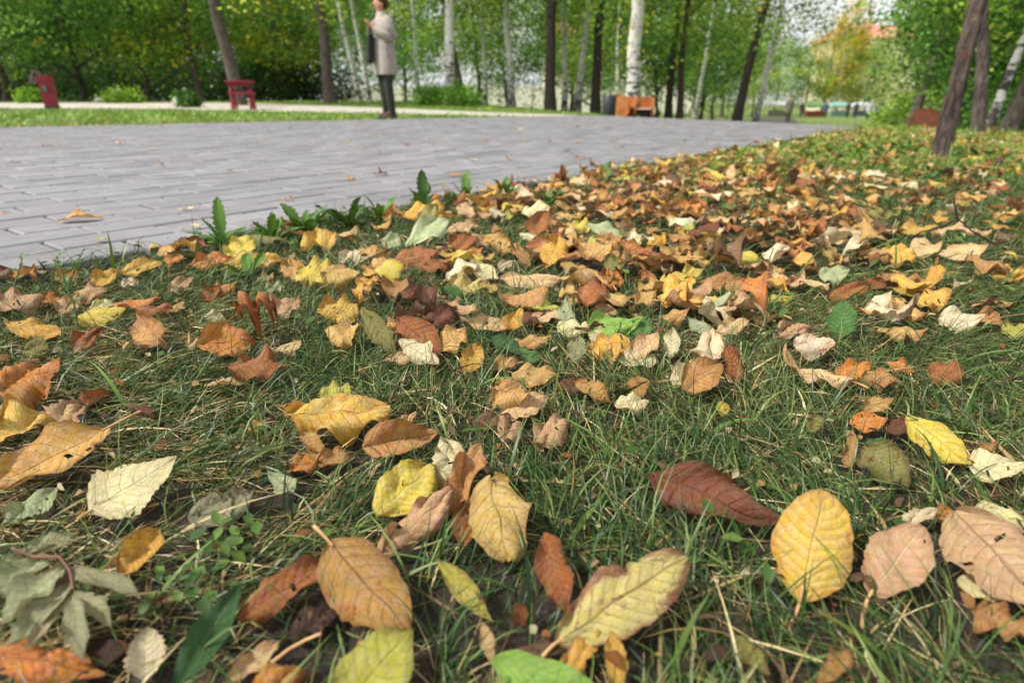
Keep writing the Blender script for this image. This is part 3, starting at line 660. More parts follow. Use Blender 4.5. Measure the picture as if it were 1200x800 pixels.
# right side
H(970, 350, 1018, 334, 20, 'rust', 'ovate', 40, .7, .2, 'rust red leaf behind the dark green upright leaf')
H(960, 322, 994, 320, 22, 'mint', 'ovate', 32, -.2, -.1, 'pale cream green leaf behind the rust red leaf at right')
H(985, 396, 990, 350, 36, 'green', 'ovate', 55, .15, .05, 'dark green oval leaf standing upright at right', mott=.4, vein=.65, spot=0, nm='dark green upright leaf')
H(896, 350, 932, 350, 12, 'yellow', 'lance', 30, .2, .1, 'small lime yellow leaf left of the dark green upright leaf')
H(1072, 354, 1114, 344, 26, 'gold', 'ellip', 42, -.7, -.2, 'golden arched leaf behind the peach yellow leaf at right', nm='golden arched leaf')
H(1100, 372, 1150, 376, 30, 'pale', 'ovate', 30, -.4, -.2, 'peach yellow smooth leaf near the right edge', mott=.4, nm='peach yellow leaf')
H(1138, 372, 1178, 376, 18, 'caramel', 'ellip', 30, .7, .1, 'brown curled leaf right of the peach yellow leaf')
H(1172, 388, 1206, 384, 22, 'lime', 'ovate', 30, .3, .1, 'yellow lime leaf cut by the right edge')
H(1162, 322, 1206, 320, 20, 'amber', 'ovate', 38, -.5, -.1, 'orange yellow leaf at the right edge behind the yellow lime leaf')
H(1066, 294, 1104, 288, 22, 'peach', 'ovate', 32, .3, .1, 'broad beige leaf below the forked twig', mott=.4)
H(1100, 298, 1158, 292, 20, 'peach', 'ellip', 32, .4, .2, 'long peach leaf under the right arm of the forked twig', nm='long peach leaf under the twig')
H(1032, 300, 1078, 296, 24, 'gold', 'ovate', 32, -.4, -.1, 'yellow tan leaf left of the broad beige leaf')
H(908, 392, 950, 384, 20, 'pink', 'ovate', 28, .5, .2, 'crumpled beige leaf left of the dark green upright leaf', wrk=.1)
H(930, 404, 978, 404, 28, 'pale', 'ovate', 28, -.5, -.2, 'pale crumpled spotted leaf below left of the dark green upright leaf', wrk=.12, spot=1, nm='pale crumpled leaf')
H(806, 372, 842, 402, 16, 'mint', 'lance', 32, .3, .1, 'pale green slim leaf right of the cream upright leaf')
H(840, 390, 878, 374, 20, 'peach', 'ellip', 32, .3, .1, 'peach leaf behind the brown edgewise leaf')
H(818, 332, 886, 334, 22, 'caramel', 'ellip', 32, .6, .2, 'orange brown long leaf at the right of the drift')
H(848, 298, 896, 306, 18, 'yellow', 'ellip', 32, -.3, -.1, 'bright yellow leaf at the right of the drift', nm='bright yellow leaf')
H(800, 322, 824, 316, 16, 'yellow', 'ovate', 32, .2, 0, 'lime yellow leaf left of the orange brown long leaf')
H(762, 552, 912, 616, 50, 'red', 'lance', 42, 1.5, -.5, 'long glossy red brown leaf curling down to its stalk', twist=1.1, wrk=.09, ragged=.06, vein=.4, mott=.7, nm='long red brown leaf')
H(840, 480, 856, 478, 16, 'yellow', 'round', 35, .4, 0, 'tiny yellow leaf alone above the long red brown leaf', mott=.3)
H(981, 444, 1020, 424, 26, 'orange', 'ovate', 32, .6, .2, 'orange brown leaf below the pale crumpled leaf', mott=.8)
H(1010, 440, 1050, 446, 24, 'caramel', 'ovate', 28, -.5, -.2, 'caramel leaf right of the orange brown leaf')
H(1038, 424, 1072, 436, 16, 'orange', 'lance', 30, .6, .1, 'slim orange leaf between caramel leaf and russet rounded leaf')
H(1086, 436, 1130, 438, 30, 'rust', 'round', 40, -.4, -.2, 'russet rounded leaf standing in grass near the right edge', nm='russet rounded leaf', vein=.7)
H(1012, 480, 1048, 466, 22, 'tan', 'birch', 32, .9, .2, 'tan curled pointed leaf above the long rust leaf at right')
H(996, 496, 1040, 492, 24, 'orange', 'ovate', 30, .5, .2, 'rusty orange leaf left of the yellow tongue leaf', nm='rusty orange leaf')
H(1036, 504, 1082, 496, 22, 'red', 'ovate', 24, .5, .1, 'dark red leaf under the yellow tongue leaf')
H(1062, 486, 1136, 545, 40, 'yellow', 'ellip', 35, -.5, -.3, 'yellow tongue shaped leaf arching down to the right', mott=.7, fold=.0, nm='yellow tongue leaf', vein=.4)
H(1134, 546, 1206, 545, 42, 'cream', 'birch', 30, .15, .05, 'pale lemon leaf at the right edge touching the yellow tongue leaf', mott=.25, nm='pale lemon leaf at the right edge')
H(1012, 522, 1066, 566, 48, 'olive', 'ovate', 30, .4, .2, 'mottled green leaf with brown blotches below the rusty orange leaf', mott=1., wrk=.06, nm='mottled green leaf')
H(1014, 524, 1050, 520, 18, 'green', 'ovate', 35, .4, 0, 'fresh green flap on top of the mottled green leaf')
H(1000, 508, 993, 548, 17, 'caramel', 'ellip', 40, 1.1, .1, 'rolled brown leaf standing left of the mottled green leaf')
H(946, 506, 966, 486, 17, 'olive', 'ovate', 40, .5, .1, 'small olive brown leaf in grass left of the rusty orange leaf')
H(1150, 530, 1170, 516, 18, 'caramel', 'birch', 40, .6, .1, 'small brown leaf behind the pale lemon leaf')
H(938, 704, 966, 576, 100, 'gold', 'blunt', 34, -.6, -.55, 'big smooth yellow leaf with an orange base and a long pale stalk', vein=.62, mott=.45, wrk=.012, spot=.3, stem=.028, sdir=-.25, nm='big smooth yellow leaf', nu=14, nv=28)
H(1020, 696, 1080, 618, 78, 'pink', 'blunt', 32, .22, .1, 'pinkish tan leaf with pale straight veins beside the big smooth yellow leaf', vein=1.1, mott=.3, wrk=.025, spot=0, stem=.016, sdir=.35, nm='pale veined leaf', nu=14, nv=28)
H(1120, 598, 1236, 720, 98, 'pink', 'ovate', 26, .2, .1, 'large pinkish beige leaf with a dark midrib cut by the right edge', vein=.2, mott=.4, wrk=.03, spot=.4, nm='large pinkish leaf at the right edge', nu=14, nv=28)
H(1122, 678, 1180, 702, 24, 'cream', 'ovate', 15, .3, .1, 'cream leaf scrap under the large pinkish leaf at right')
H(1136, 650, 1160, 690, 18, 'amber', 'ellip', 15, .5, .1, 'golden strip of leaf under the large pinkish leaf at right')
H(1144, 592, 1204, 616, 24, 'cream', 'ovate', 25, .2, .1, 'cream yellow leaf behind the large pinkish leaf at right', mott=.3)
H(1140, 715, 1212, 745, 38, 'caramel', 'ovate', 15, .6, .2, 'shadowed brown leaf below the large pinkish leaf at right')
H(1056, 612, 1100, 596, 20, 'pale', 'ovate', 20, .4, .1, 'beige flat scrap behind the pale veined leaf')
H(1092, 604, 1124, 600, 18, 'orange', 'ovate', 20, .5, .1, 'small orange leaf left of the large pinkish leaf at right')
H(958, 800, 1000, 760, 24, 'caramel', 'ellip', 35, 1., .2, 'curled brown leaf at the bottom edge below the big smooth yellow leaf')
H(652, 752, 806, 650, 82, 'mottle', 'blunt', 30, -.3, -.25, 'large mottled yellow leaf with purple brown veins in the front centre', vein=.02, mott=1.1, wrk=.022, spot=.3, twist=.1, stem=.014, sdir=.3, nm='large mottled leaf', nu=14, nv=30)
H(638, 624, 662, 714, 40, 'rust', 'ellip', 28, .9, .2, 'dark rust curled leaf left of the large mottled leaf', wrk=.06, ragged=.07, nm='dark rust curled leaf')
H(655, 790, 704, 742, 30, 'amber', 'ovate', 20, .3, .1, 'amber leaf in shade under the large mottled leaf')
H(728, 810, 716, 738, 24, 'amber', 'ellip', 30, .4, .1, 'upright amber strip below the large mottled leaf')
H(600, 764, 664, 758, 20, 'brown', 'ellip', 15, .5, .1, 'brown leaf scrap behind the bright green leaf at the bottom edge')
H(575, 772, 720, 822, 50, 'bright', 'ovate', 25, -.3, -.1, 'bright green leaf cut by the bottom edge below the large mottled leaf', mott=.15, spot=0, vein=.7, nm='bright green leaf at the bottom')
H(856, 742, 902, 790, 24, 'olive', 'ellip', 35, .5, .1, 'yellow olive leaf in grass right of the large mottled leaf', spot=.5)

# fallen leaves lying on the paving
def path_leaf(px, py, wpx, col, label, lift=0.017):
    seed = len(HAND) * 13 + 5; r = np.random.default_rng(seed)
    d = ray(px, py); t = (CAM_H - lift) / -d[2]; c = ORG + d * t; c[2] += float(terrain(c[0], c[1]))
    L = min(wpx / FPX * np.dot(c - ORG, [0, CP, -SP]), .07); az = r.uniform(-.5, .5)
    ey = np.array([math.cos(az), math.sin(az), 0]); n = np.array([0, 0, 1.]); ex = np.cross(ey, n)
    V, F, uv = leaf_grid(L, L * r.uniform(.45, .6), 'ovate', 6, 10, r.uniform(-.8, .8), r.uniform(-.3, .3), 0, .06, .05, 0, seed)
    V[:, 2] -= V[:, 2].min(); V[:, 2] += .001
    leaf_obj(V, F, uv, leaf_attrs(len(V), col, r), c, ex, ey, n, label)
    HAND.append((px, py, wpx / 2, None))
path_leaf(95, 259, 46, 'tan', 'tan leaf lying on the paving above the knotweed sprig')
path_leaf(4, 250, 14, 'peach', 'beige leaf at the left edge of the picture on the paving')
path_leaf(232, 266, 18, 'cream', 'pale leaf on the paving behind the dandelion stem')
path_leaf(118, 283, 16, 'lime', 'small greenish leaf on the paving right of the long straw')
path_leaf(338, 234, 14, 'pink', 'small pink leaf on the paving between the two tall weeds')
path_leaf(535, 206, 18, 'orange', 'orange leaf on the paving just behind the tall serrated weed')
path_leaf(443, 205, 12, 'rust', 'rust leaf on the paving left of the tall serrated weed')
path_leaf(624, 213, 16, 'peach', 'peach leaf on the paving beside the start of the drift')
path_leaf(678, 184, 16, 'tan', 'tan leaf on the paving below the wooden seats')
path_leaf(664, 178, 9, 'maroon', 'dark leaf on the paving behind the tan one')
path_leaf(55, 171, 13, 'orange', 'orange leaf on the paving below the red bin')
path_leaf(141, 169, 12, 'peach', 'peach leaf on the paving left of the red table')
path_leaf(180, 175, 14, 'cream', 'cream leaf on the paving below the red table')
path_leaf(442, 179, 10, 'tan', 'tan leaf on the paving in front of the walker')
path_leaf(476, 171, 9, 'pink', 'pink leaf on the paving right of the walker')
path_leaf(569, 165, 10, 'orange', 'orange leaf on the paving under the middle birches')
path_leaf(611, 152, 8, 'cream', 'cream leaf far out on the paving')
path_leaf(613, 165, 8, 'peach', 'peach leaf far out on the paving')
path_leaf(303, 168, 8, 'tan', 'tan leaf far out on the paving left of the walker')

# scattered leaves: a thick drift along the path edge thinning out to the right
hand_n = len(HAND)
def drift_density(x, y):
    e = edge_dist(x, y, near_edge)
    dr = smooth_step(-.32, -.08, x) * smooth_step(.42, .60, y - .12 * np.maximum(0, x))
    right = 1 - .92 * smooth_step(.1, .7, (x - .14) - .40 * (y - .6))
    d = .74 * dr * right
    left = .36 * smooth_step(.42, .3, e) * (x < 0)
    base = .07 + .09 * (y > .5) + .06 * (y > 1.)
    d = d * (1 - .62 * smooth_step(1.1, 3.0, y))
    far = smooth_step(3.2, 7, y)
    return np.maximum(np.maximum(d, left), base) * (1 - .88 * far)
colw = [('tan', 16), ('peach', 15), ('caramel', 12), ('rust', 15), ('pink', 4), ('pale', 10), ('gold', 6), ('amber', 6), ('orange', 7), ('yellow', 2), ('red', 5), ('brown', 6), ('mint', 2), ('olive', 3), ('lime', 1), ('green', 2), ('ochre', 7)]
cnames = [c for c, k in colw]; cp = np.array([k for c, k in colw], float); cp /= cp.sum()
N = 30000
yy = .25 + 8.5 * rng.random(N) ** 1.6; xx = (rng.random(N) * 2 - 1) * (.95 * yy + .25)
# equal chance per square metre
wgt = (.95 * yy + .25) * yy ** (1 - 1 / 1.6)
acc = drift_density(xx, yy) * wgt / wgt.max()
target_per = 8.6
sel = rng.random(N) < np.minimum(1, acc * target_per)
sel &= ~inside(xx, yy, np.array(path_poly)) 
# spill a few onto the paving edge
xx, yy = xx[sel], yy[sel]
ppx, ppy, pdep = project(np.stack([xx, yy, np.full_like(xx, .02)], -1))
# keep clear of the hand-placed leaves and of the open grass in the foreground
HP = np.array([(h[0], h[1], h[2]) for h in HAND])
clear = np.ones(len(xx), bool)
for i in range(len(xx)):
    q = np.hypot((HP[:, 0] - ppx[i]) / (HP[:, 2] * .75 + 8), (HP[:, 1] - ppy[i]) / (HP[:, 2] * .55 + 8))
    dense = drift_density(xx[i], yy[i])
    if q.min() < (.85 if dense > .5 else (1.15 if ppy[i] < 440 else 1.9)): clear[i] = False
clear &= (ppy < 440) | (rng.random(len(xx)) < .25)
xx, yy, ppx, ppy, pdep = [a[clear] for a in (xx, yy, ppx, ppy, pdep)]
size = np.clip(rng.normal(.043, .011, len(xx)), .018, .061)
size = np.where(ppy > 430, size * .6, size)
app = size / pdep * FPX
onscreen = (ppx > -30) & (ppx < 1230) & (ppy < 830)
order = np.argsort(-app * onscreen)
N_IND = max(0, 300 - hand_n)
landmarks = [(h[0], h[1], h[3]) for h in HAND if h[3]]
CNAME = dict(tan='tan', peach='peach', caramel='caramel brown', rust='rust brown', pink='dusty pink', pale='pale beige', gold='golden', amber='amber', orange='orange', yellow='yellow', red='dark red brown', brown='dull brown', mint='mint green', olive='olive', lime='lime yellow', green='green', ochre='ochre')
used = set()
def auto_label(px, py, col, cup, tilt, size_):
    form = 'rolled' if abs(cup) > 1.1 else ('arched' if cup < -.4 else ('cupped' if cup > .5 else ('tilted' if tilt > 35 else 'flat')))
    sz = 'small ' if size_ < .042 else ('large ' if size_ > .062 else '')
    lm = sorted(landmarks, key=lambda q: math.hypot(q[0] - px, (q[1] - py) * 1.8))[:6]
    def rel(q):
        dx, dy = px - q[0], (py - q[1]) * 1.8
        if abs(dx) > abs(dy): return 'right of' if dx > 0 else 'left of'
        return 'in front of' if dy > 0 else 'behind'
    base = f'{sz}{form} {CNAME[col]} leaf'
    cands = [f'{base} {rel(lm[0])} the {lm[0][2]}', f'{base} {rel(lm[1])} the {lm[1][2]}']
    for j in range(1, 6): cands.append(f'{base} {rel(lm[0])} the {lm[0][2]} and {rel(lm[j])} the {lm[j][2]}')
    for a in range(1, 6):
        for b in range(a + 1, 6): cands.append(f'{base} {rel(lm[a])} the {lm[a][2]} and {rel(lm[b])} the {lm[b][2]}')
    for c in cands:
        if len(c.split()) <= 16 and c not in used: used.add(c); return c
    for k in ('second', 'third', 'fourth', 'fifth'):
        c = f'{k} {cands[0]}'
        if c not in used: used.add(c); return c
    return cands[0]
bulkV, bulkF, bulkUV, bulkA, off = [], [], [], {'col_a': [], 'col_b': [], 'leaf_par': []}, 0
for rank, i in enumerate(order):
    r = np.random.default_rng(90000 + int(i))
    x, y = xx[i], yy[i]; dens = float(drift_density(x, y)); z0 = float(terrain(x, y))
    col = cnames[r.choice(len(cnames), p=cp)]
    if y > 1.6 and r.random() < .15: col = ('yellow', 'gold', 'lime')[r.integers(3)]
    tilt = abs(r.normal(0, 17 if dens > .4 else 13)); az = r.uniform(0, 6.283); taz = r.uniform(0, 6.283)
    if dens > .4 and r.random() < .07: tilt = r.uniform(35, 65)
    cup = r.normal(0, .95); bend = r.normal(.1, .45); L = size[i]; W = L * r.uniform(.45, .68)
    n = np.array([math.sin(R(tilt)) * math.cos(taz), math.sin(R(tilt)) * math.sin(taz), math.cos(R(tilt))])
    ey = np.array([math.cos(az), math.sin(az), 0]); ey -= n * ey.dot(n); ey /= np.linalg.norm(ey); ex = np.cross(ey, n)
    shape = ('ovate', 'ellip', 'ovate', 'round', 'lance', 'birch')[r.integers(6)]
    ind = rank < N_IND
    nu, nv = (8, 14) if ind else ((6, 9) if y < 2.2 else (4, 6))
    V, F, uv = leaf_grid(L, W, shape, nu, nv, cup, bend, r.uniform(0, .4) if r.random() < .4 else 0, r.uniform(.04, .15), r.uniform(.02, .08), 0, int(i), r.normal(0, .45))
    B = np.stack([ex, ey, n]); P = V @ B
    lift = (.006 + r.random() * .012 * dens) - P[:, 2].min()
    c = np.array([x, y, z0 + lift])
    A = leaf_attrs(len(V), col, r)
    if ind:
        leaf_obj(V, F, uv, A, c, ex, ey, n, auto_label(ppx[i], ppy[i], col, cup, tilt, L), 'fallen leaves scattered over the grass', stem=(.012 if r.random() < .25 else 0), stem_dir=r.normal(0, .3))
    else:
        P = P + c; mark(P) if y < 2 else None
        bulkV.append(P); bulkF.append(F + off); bulkUV.append(uv); off += len(P)
        for k in bulkA: bulkA[k].append(A[k])
for k in range(520):                                   # small leaves blown over the paving
    r = np.random.default_rng(400000 + k); y = 1.0 + 14 * r.random() ** 1.2; x = (r.random() * 2 - 1) * (.95 * y + .3)
    if not inside(np.array(x), np.array(y), path_poly) or r.random() > .25 + .75 * math.exp(-float(edge_dist(x, y, near_edge)) / .5): continue
    V, F, uv = leaf_grid(r.uniform(.018, .045), r.uniform(.012, .026), 'ovate', 4, 6, r.normal(0, .9), r.normal(0, .4), 0, .1, .05, 0, k, r.normal(0, .4))
    a = r.uniform(0, 6.283); V = V @ np.array([[math.cos(a), math.sin(a), 0], [-math.sin(a), math.cos(a), 0], [0, 0, 1]]); V[:, 2] += .0165 - V[:, 2].min() + float(terrain(x, y)); V[:, 0] += x; V[:, 1] += y
    A = leaf_attrs(len(V), cnames[r.choice(len(cnames), p=cp)], r); bulkV.append(V); bulkF.append(F + off); bulkUV.append(uv); off += len(V)
    for q in bulkA: bulkA[q].append(A[q])
fl = link('fallen_leaves', np_mesh('fallen_leaves', np.concatenate(bulkV), np.concatenate(bulkF), {k: np.concatenate(v) for k, v in bulkA.items()}, np.concatenate(bulkUV)), M_LEAF)
tag(fl, 'carpet of fallen leaves thinning into the distance along the path edge', 'leaves', kind='stuff')

# fill the cover map between vertices
for _ in range(1):
    c = cover.copy(); c[1:] |= cover[:-1]; c[:-1] |= cover[1:]; c[:, 1:] |= cover[:, :-1]; c[:, :-1] |= cover[:, 1:]; cover = c
def covered(x, y):
    ix = ((x - GX0) / GRID).astype(int); iy = ((y - GY0) / GRID).astype(int)
    k = (ix >= 0) & (ix < GN) & (iy >= 0) & (iy < GN); r = np.zeros(len(x), bool)
    r[k] = cover[iy[k], ix[k]] > 0; return r

# broken bits of leaf and bark in the thatch
cv_, cf_, cuv_ = leaf_grid(1, .7, 'ellip', 2, 3, .8, .3, .1, .12, .08, 0, 77)
VV, FF, UU, AA = [], [], [], {'col_a': [], 'col_b': [], 'leaf_par': []}
for k in range(4200):
    y = .12 + 1.7 * rng.random() ** .8; x = (rng.random() * 2 - 1) * (.95 * y + .2)
    onp = bool(inside(np.array(x), np.array(y), path_poly))
    if onp and rng.random() < 1.05 - .8 * math.exp(-float(edge_dist(x, y, near_edge)) / .06): continue
    a = rng.normal(0, 1, 3); a[2] *= .5; a /= np.linalg.norm(a); b = np.cross(a, rng.normal(0, .5, 3) + np.array([0, 0, 1])); b /= np.linalg.norm(b)
    P = (cv_ * (1 + rng.normal(0, .2, 3))) * rng.uniform(.003, .010) @ np.stack([b, a, np.cross(b, a)]) + np.array([x, y, .018 if onp else rng.uniform(.004, .016)])
    A = leaf_attrs(len(P), ('brown', 'rust', 'caramel', 'tan', 'pink', 'maroon', 'pale')[rng.integers(7)], rng)
    FF.append(cf_ + len(VV) * len(P)); VV.append(P); UU.append(cuv_)
    for q in AA: AA[q].append(A[q])
lc = link('leaf_crumbs', np_mesh('leaf_crumbs', np.concatenate(VV), np.concatenate(FF), {q: np.concatenate(v) for q, v in AA.items()}, np.concatenate(UU)), M_LEAF)
tag(lc, 'small broken bits of dead leaf caught in the grass', 'leaf litter', kind='stuff')

# ------------------------------------------------------------------ grass
def blades(x, y, length, width, az, el0, el1, seg, col, zoff=0.):
    n = len(x); z = terrain(x, y) + zoff
    V = np.zeros((n, seg + 1, 2, 3)); p = np.stack([x, y, z], -1); tw = rng.normal(0, .7, n)
    curl = rng.normal(0, .5, n)
    taper = np.interp(np.linspace(0, 1, seg + 1), [0, .15, .6, 1], [.7, 1, .75, .06])
    for k in range(seg + 1):
        a = az + curl * (k / seg); el = el0 + (el1 - el0) * (k / seg)
        sd = np.stack([-np.sin(a) * np.cos(tw), np.cos(a) * np.cos(tw), np.sin(tw)], -1) * (width * taper[k] / 2)[:, None]
        V[:, k, 0] = p - sd; V[:, k, 1] = p + sd
        p = p + (length / seg)[:, None] * np.stack([np.cos(a) * np.cos(el), np.sin(a) * np.cos(el), np.sin(el)], -1)
        p[:, 2] = np.maximum(p[:, 2], z + .0015)
    m = 2 * (seg + 1); f = np.array([(2 * k, 2 * k + 1, 2 * k + 3, 2 * k + 2) for k in range(seg)])
    F = (f[None] + m * np.arange(n)[:, None, None]).reshape(-1, 4)
    shade = np.linspace(.8, 1.1, seg + 1)[None, :, None, None]          # blade colour runs darker at the base, lighter towards the tip
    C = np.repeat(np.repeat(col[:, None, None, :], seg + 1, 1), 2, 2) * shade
    return V.reshape(-1, 3), F, C.reshape(-1, 3)
def region(n, y0, y1, side=.3, lim=None):
    """n points spread evenly over the wedge of ground the camera sees between y0 and y1"""
    y = np.sqrt(y0 ** 2 + (y1 ** 2 - y0 ** 2) * rng.random(n)); x = (rng.random(n) * 2 - 1) * (.95 * y + side)
    ok = ~inside(x, y, path_poly) & ~inside(x, y, PALE_POLY); return x[ok], y[ok]
gcol = np.array([lin(c) for c in ((44, 71, 30), (58, 86, 37), (34, 57, 29), (86, 110, 50), (54, 80, 40), (110, 128, 70))])
dcol = np.array([lin(c) for c in ((186, 162, 112), (150, 124, 82), (204, 186, 140), (116, 90, 62), (132, 118, 72))])
fcol = np.array([lin(c) for c in ((104, 142, 48), (128, 160, 58), (90, 128, 44), (148, 168, 70), (112, 148, 60))])
def grass_band(n, y0, y1, wd, ln, seg, dry=.2, cols=gcol, side=.3, tuft=True, hide=True):
    x, y = region(n, y0, y1, side)
    if tuft:
        c = rng.integers(0, len(x), len(x)); k = rng.random(len(x)) < .55
        step = len(x) // 9
        c = (np.arange(len(x)) % max(step, 1)); jx = rng.normal(0, .011 + wd * 2, (2, len(x)))
        x = np.where(k, x[c] + jx[0], x); y = np.where(k, y[c] + jx[1], y)
        ok = ~inside(x, y, path_poly) & (y > .1); x, y = x[ok], y[ok]
    patch = np.sin(x * 9.1 + 1.3 * np.sin(y * 7)) * np.sin(y * 11 + 2) * .5 + .5
    isdry = rng.random(len(x)) < dry * (.5 + 1.1 * patch)
    L = rng.normal(ln, ln * .35, len(x)).clip(ln * .3, ln * 2.2); Wd = wd * np.exp(rng.normal(-.08, .38, len(x))).clip(.35, 2.6)
    broad = rng.random(len(x)) < .035; Wd = np.where(broad, Wd * 2.1, Wd); L = np.where(broad, L * 1.25, L)
    az = rng.random(len(x)) * 6.283
    az = np.where(rng.random(len(x)) < .5, .4 + 1.2 * np.sin(x * 5 + y * 3) + rng.normal(0, .6, len(x)), az)   # combed patches
    el0 = R(1) * rng.normal(36, 22, len(x)).clip(3, 88); el1 = el0 - R(1) * rng.normal(66, 28, len(x)).clip(0, 120)
    el0 = np.where(isdry, el0 * .4, el0); el1 = np.where(isdry, el1 * .3, el1)
    if hide:
        cv = covered(x, y); kp = ~cv | (rng.random(len(x)) < .17)
        L = np.where(cv, L * .7, L)
        x, y, L, Wd, az, el0, el1, isdry = [q[kp] for q in (x, y, L, Wd, az, el0, el1, isdry)]
    col = cols[rng.integers(0, len(cols), len(x))] * np.exp(rng.normal(0, .22, (len(x), 1)))
    bright = smooth_step(1.2, 2.6, y) * .9 if cols is gcol else 0
    col = col * (1 - np.asarray(bright)[..., None]) + fcol[rng.integers(0, len(fcol), len(x))] * np.asarray(bright)[..., None] if cols is gcol else col
    col = np.where(isdry[:, None], dcol[rng.integers(0, len(dcol), len(x))] * np.exp(rng.normal(0, .2, (len(x), 1))), col)
    return blades(x, y, L, Wd, az, el0, el1, seg, col)
parts = [grass_band(125000, .1, .75, .0009, .033, 4, .32), grass_band(120000, .75, 1.6, .0013, .036, 3, .26),
         grass_band(60000, 1.6, 3.2, .0026, .045, 3, .14), grass_band(70000, 3.2, 8, .006, .055, 3, .08, side=.5),
         grass_band(70000, 8, 22, .016, .07, 2, .05, fcol, 1, False, False), grass_band(26000, 22, 50, .04, .10, 2, .04, fcol, 1, False, False)]
V = np.concatenate([p[0] for p in parts]); C = np.concatenate([p[2] for p in parts]); o_ = 0; F = []
for p in parts: F.append(p[1] + o_); o_ += len(p[0])
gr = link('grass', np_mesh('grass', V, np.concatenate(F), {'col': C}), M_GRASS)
tag(gr, 'matted fine green and straw coloured grass of the lawn', 'grass', kind='stuff')

# small broad leaved herbs in the turf
def herb_leaves():
    VV, FF, CC, off = [], [], [], 0
    base_v, base_f, _ = leaf_grid(1, .62, 'ovate', 2, 4, .3, .2, .2, .03, .02, 0, 3)
    def patch(cx, cy, n, rad, sz):
        nonlocal off
        for _ in range(n):
            x, y = cx + rng.normal(0, rad), cy + rng.normal(0, rad)
            if inside(np.array(x), np.array(y), path_poly): continue
            if covered(np.array([x]), np.array([y]))[0] and rng.random() < .97: continue
            s = sz * rng.uniform(.6, 1.3); az = rng.uniform(0, 6.28); tl = rng.normal(.2, .35)
            ey = np.array([math.cos(az) * math.cos(tl), math.sin(az) * math.cos(tl), math.sin(tl)]); n_ = np.array([-math.cos(az) * math.sin(tl), -math.sin(az) * math.sin(tl), math.cos(tl)]); ex = np.cross(ey, n_)
            P = (base_v * s) @ np.stack([ex, ey, n_]) + np.array([x, y, float(terrain(x, y)) + rng.uniform(.008, .03)])
            VV.append(P); FF.append(base_f + off); off += len(P)
            c = lin(((64, 92, 36), (76, 104, 42), (92, 116, 50), (54, 80, 36))[rng.integers(4)]) * rng.uniform(.8, 1.2); CC.append(np.repeat(c[None], len(P), 0))
    for px, py, n, rad, sz in ((255, 700, 34, .02, .008), (370, 705, 16, .012, .011), (275, 668, 12, .010, .008), (600, 690, 8, .012, .009), (195, 720, 16, .014, .007), (70, 790, 14, .016, .008), (610, 285, 60, .03, .012), (600, 300, 40, .03, .012), (395, 268, 60, .05, .018), (440, 262, 50, .05, .018), (350, 285, 60, .04, .018), (480, 330, 30, .02, .010), (850, 350, 40, .04, .014), (870, 318, 40, .05, .014), (1000, 290, 40, .06, .018), (1090, 345, 30, .04, .012), (900, 690, 20, .02, .010), (620, 232, 60, .07, .02), (560, 236, 50, .06, .02), (700, 212, 60, .10, .025), (820, 225, 60, .1, .022), (900, 262, 50, .08, .02), (1000, 240, 60, .1, .02), (780, 205, 60, .12, .025), (1040, 180, 120, .2, .05), (1000, 185, 80, .2, .04), (1060, 200, 60, .15, .03), (1140, 210, 60, .12, .03)):
        g = ground(px, py); patch(g[0], g[1], n, rad, sz)
    x, y = region(1100, .2, 2.6)
    for a, b in zip(x, y): patch(a, b, 1, .01, .011 + .004 * b)
    o = link('ground_herbs', np_mesh('ground_herbs', np.concatenate(VV), np.concatenate(FF), {'col': np.concatenate(CC)}), M_WEED)
    tag(o, 'small broad leaved herbs and clover growing through the turf', 'weeds', kind='stuff')
herb_leaves()

# ------------------------------------------------------------------ weeds, twigs, sprays
def weed_leaf(parent, base, az, L, W, el, bend, c, lobed=True, seed=0, name='leaf'):
    V, F, uv = leaf_grid(L, W, 'obov' if lobed else 'lance', 6, 18, .3, bend, .15, .03, .02, .16 if lobed else 0, seed)
    V[:, 1] += L / 2
    ey = np.array([math.cos(az) * math.cos(el), math.sin(az) * math.cos(el), math.sin(el)]); n = np.array([-math.cos(az) * math.sin(el), -math.sin(az) * math.sin(el), math.cos(el)]); ex = np.cross(ey, n)
    V = V @ np.stack([ex, ey, n]) + np.asarray(base)
    cc = lin(c) * (1 + np.random.default_rng(seed).normal(0, .08)); col = np.repeat(cc[None], len(V), 0) * (1 + .25 * (np.abs(uv[:, :1]) < .2))
    return link(name, np_mesh(name, V, F, {'col': col}, uv), M_WEED, parent)
def dandelion(px, py, n, L, label, tall=None, c=(80, 116, 44)):
    g = ground(px, py); t = empty('dandelion_plant', g); tag(t, label, 'weed')
    r = random.Random(int(px * 7 + py))
    for k in range(n):
        weed_leaf(t, (0, 0, .004), k * 6.283 / n + r.uniform(-.4, .4), L * r.uniform(.8, 1.3), L * r.uniform(.26, .38), r.uniform(.35, 1.2), -r.uniform(.3, 1.), c, True, int(px) * 31 + k)
    if tall:
        for (h, w_, lean, az, col) in tall:
            weed_leaf(t, (0, 0, .004), az, h, w_, R(lean), -.25, col, True, int(px) + 7)
dandelion(262, 290, 7, .05, 'dandelion with one tall toothed leaf rising in front of the paving', [(.076, .021, 80, 1.75, (88, 120, 50))])
dandelion(497, 250, 7, .055, 'weed with a tall dark jagged leaf at the path edge left of the drift', [(.085, .024, 84, 1.8, (68, 98, 40)), (.06, .022, 70, 1.0, (70, 98, 40))])
dandelion(545, 240, 7, .05, 'bushy jagged weed at the path edge right of the tall dark one', [(.075, .026, 75, 1.3, (82, 110, 46))])
dandelion(360, 278, 9, .06, 'broad leaved rosette weed left of centre against the paving', None, (70, 104, 36))
dandelion(410, 270, 9, .06, 'dark leaved rosette weed between the two tall weeds', None, (64, 90, 34))
dandelion(320, 290, 7, .05, 'low rosette weed right of the dandelion with the tall leaf')
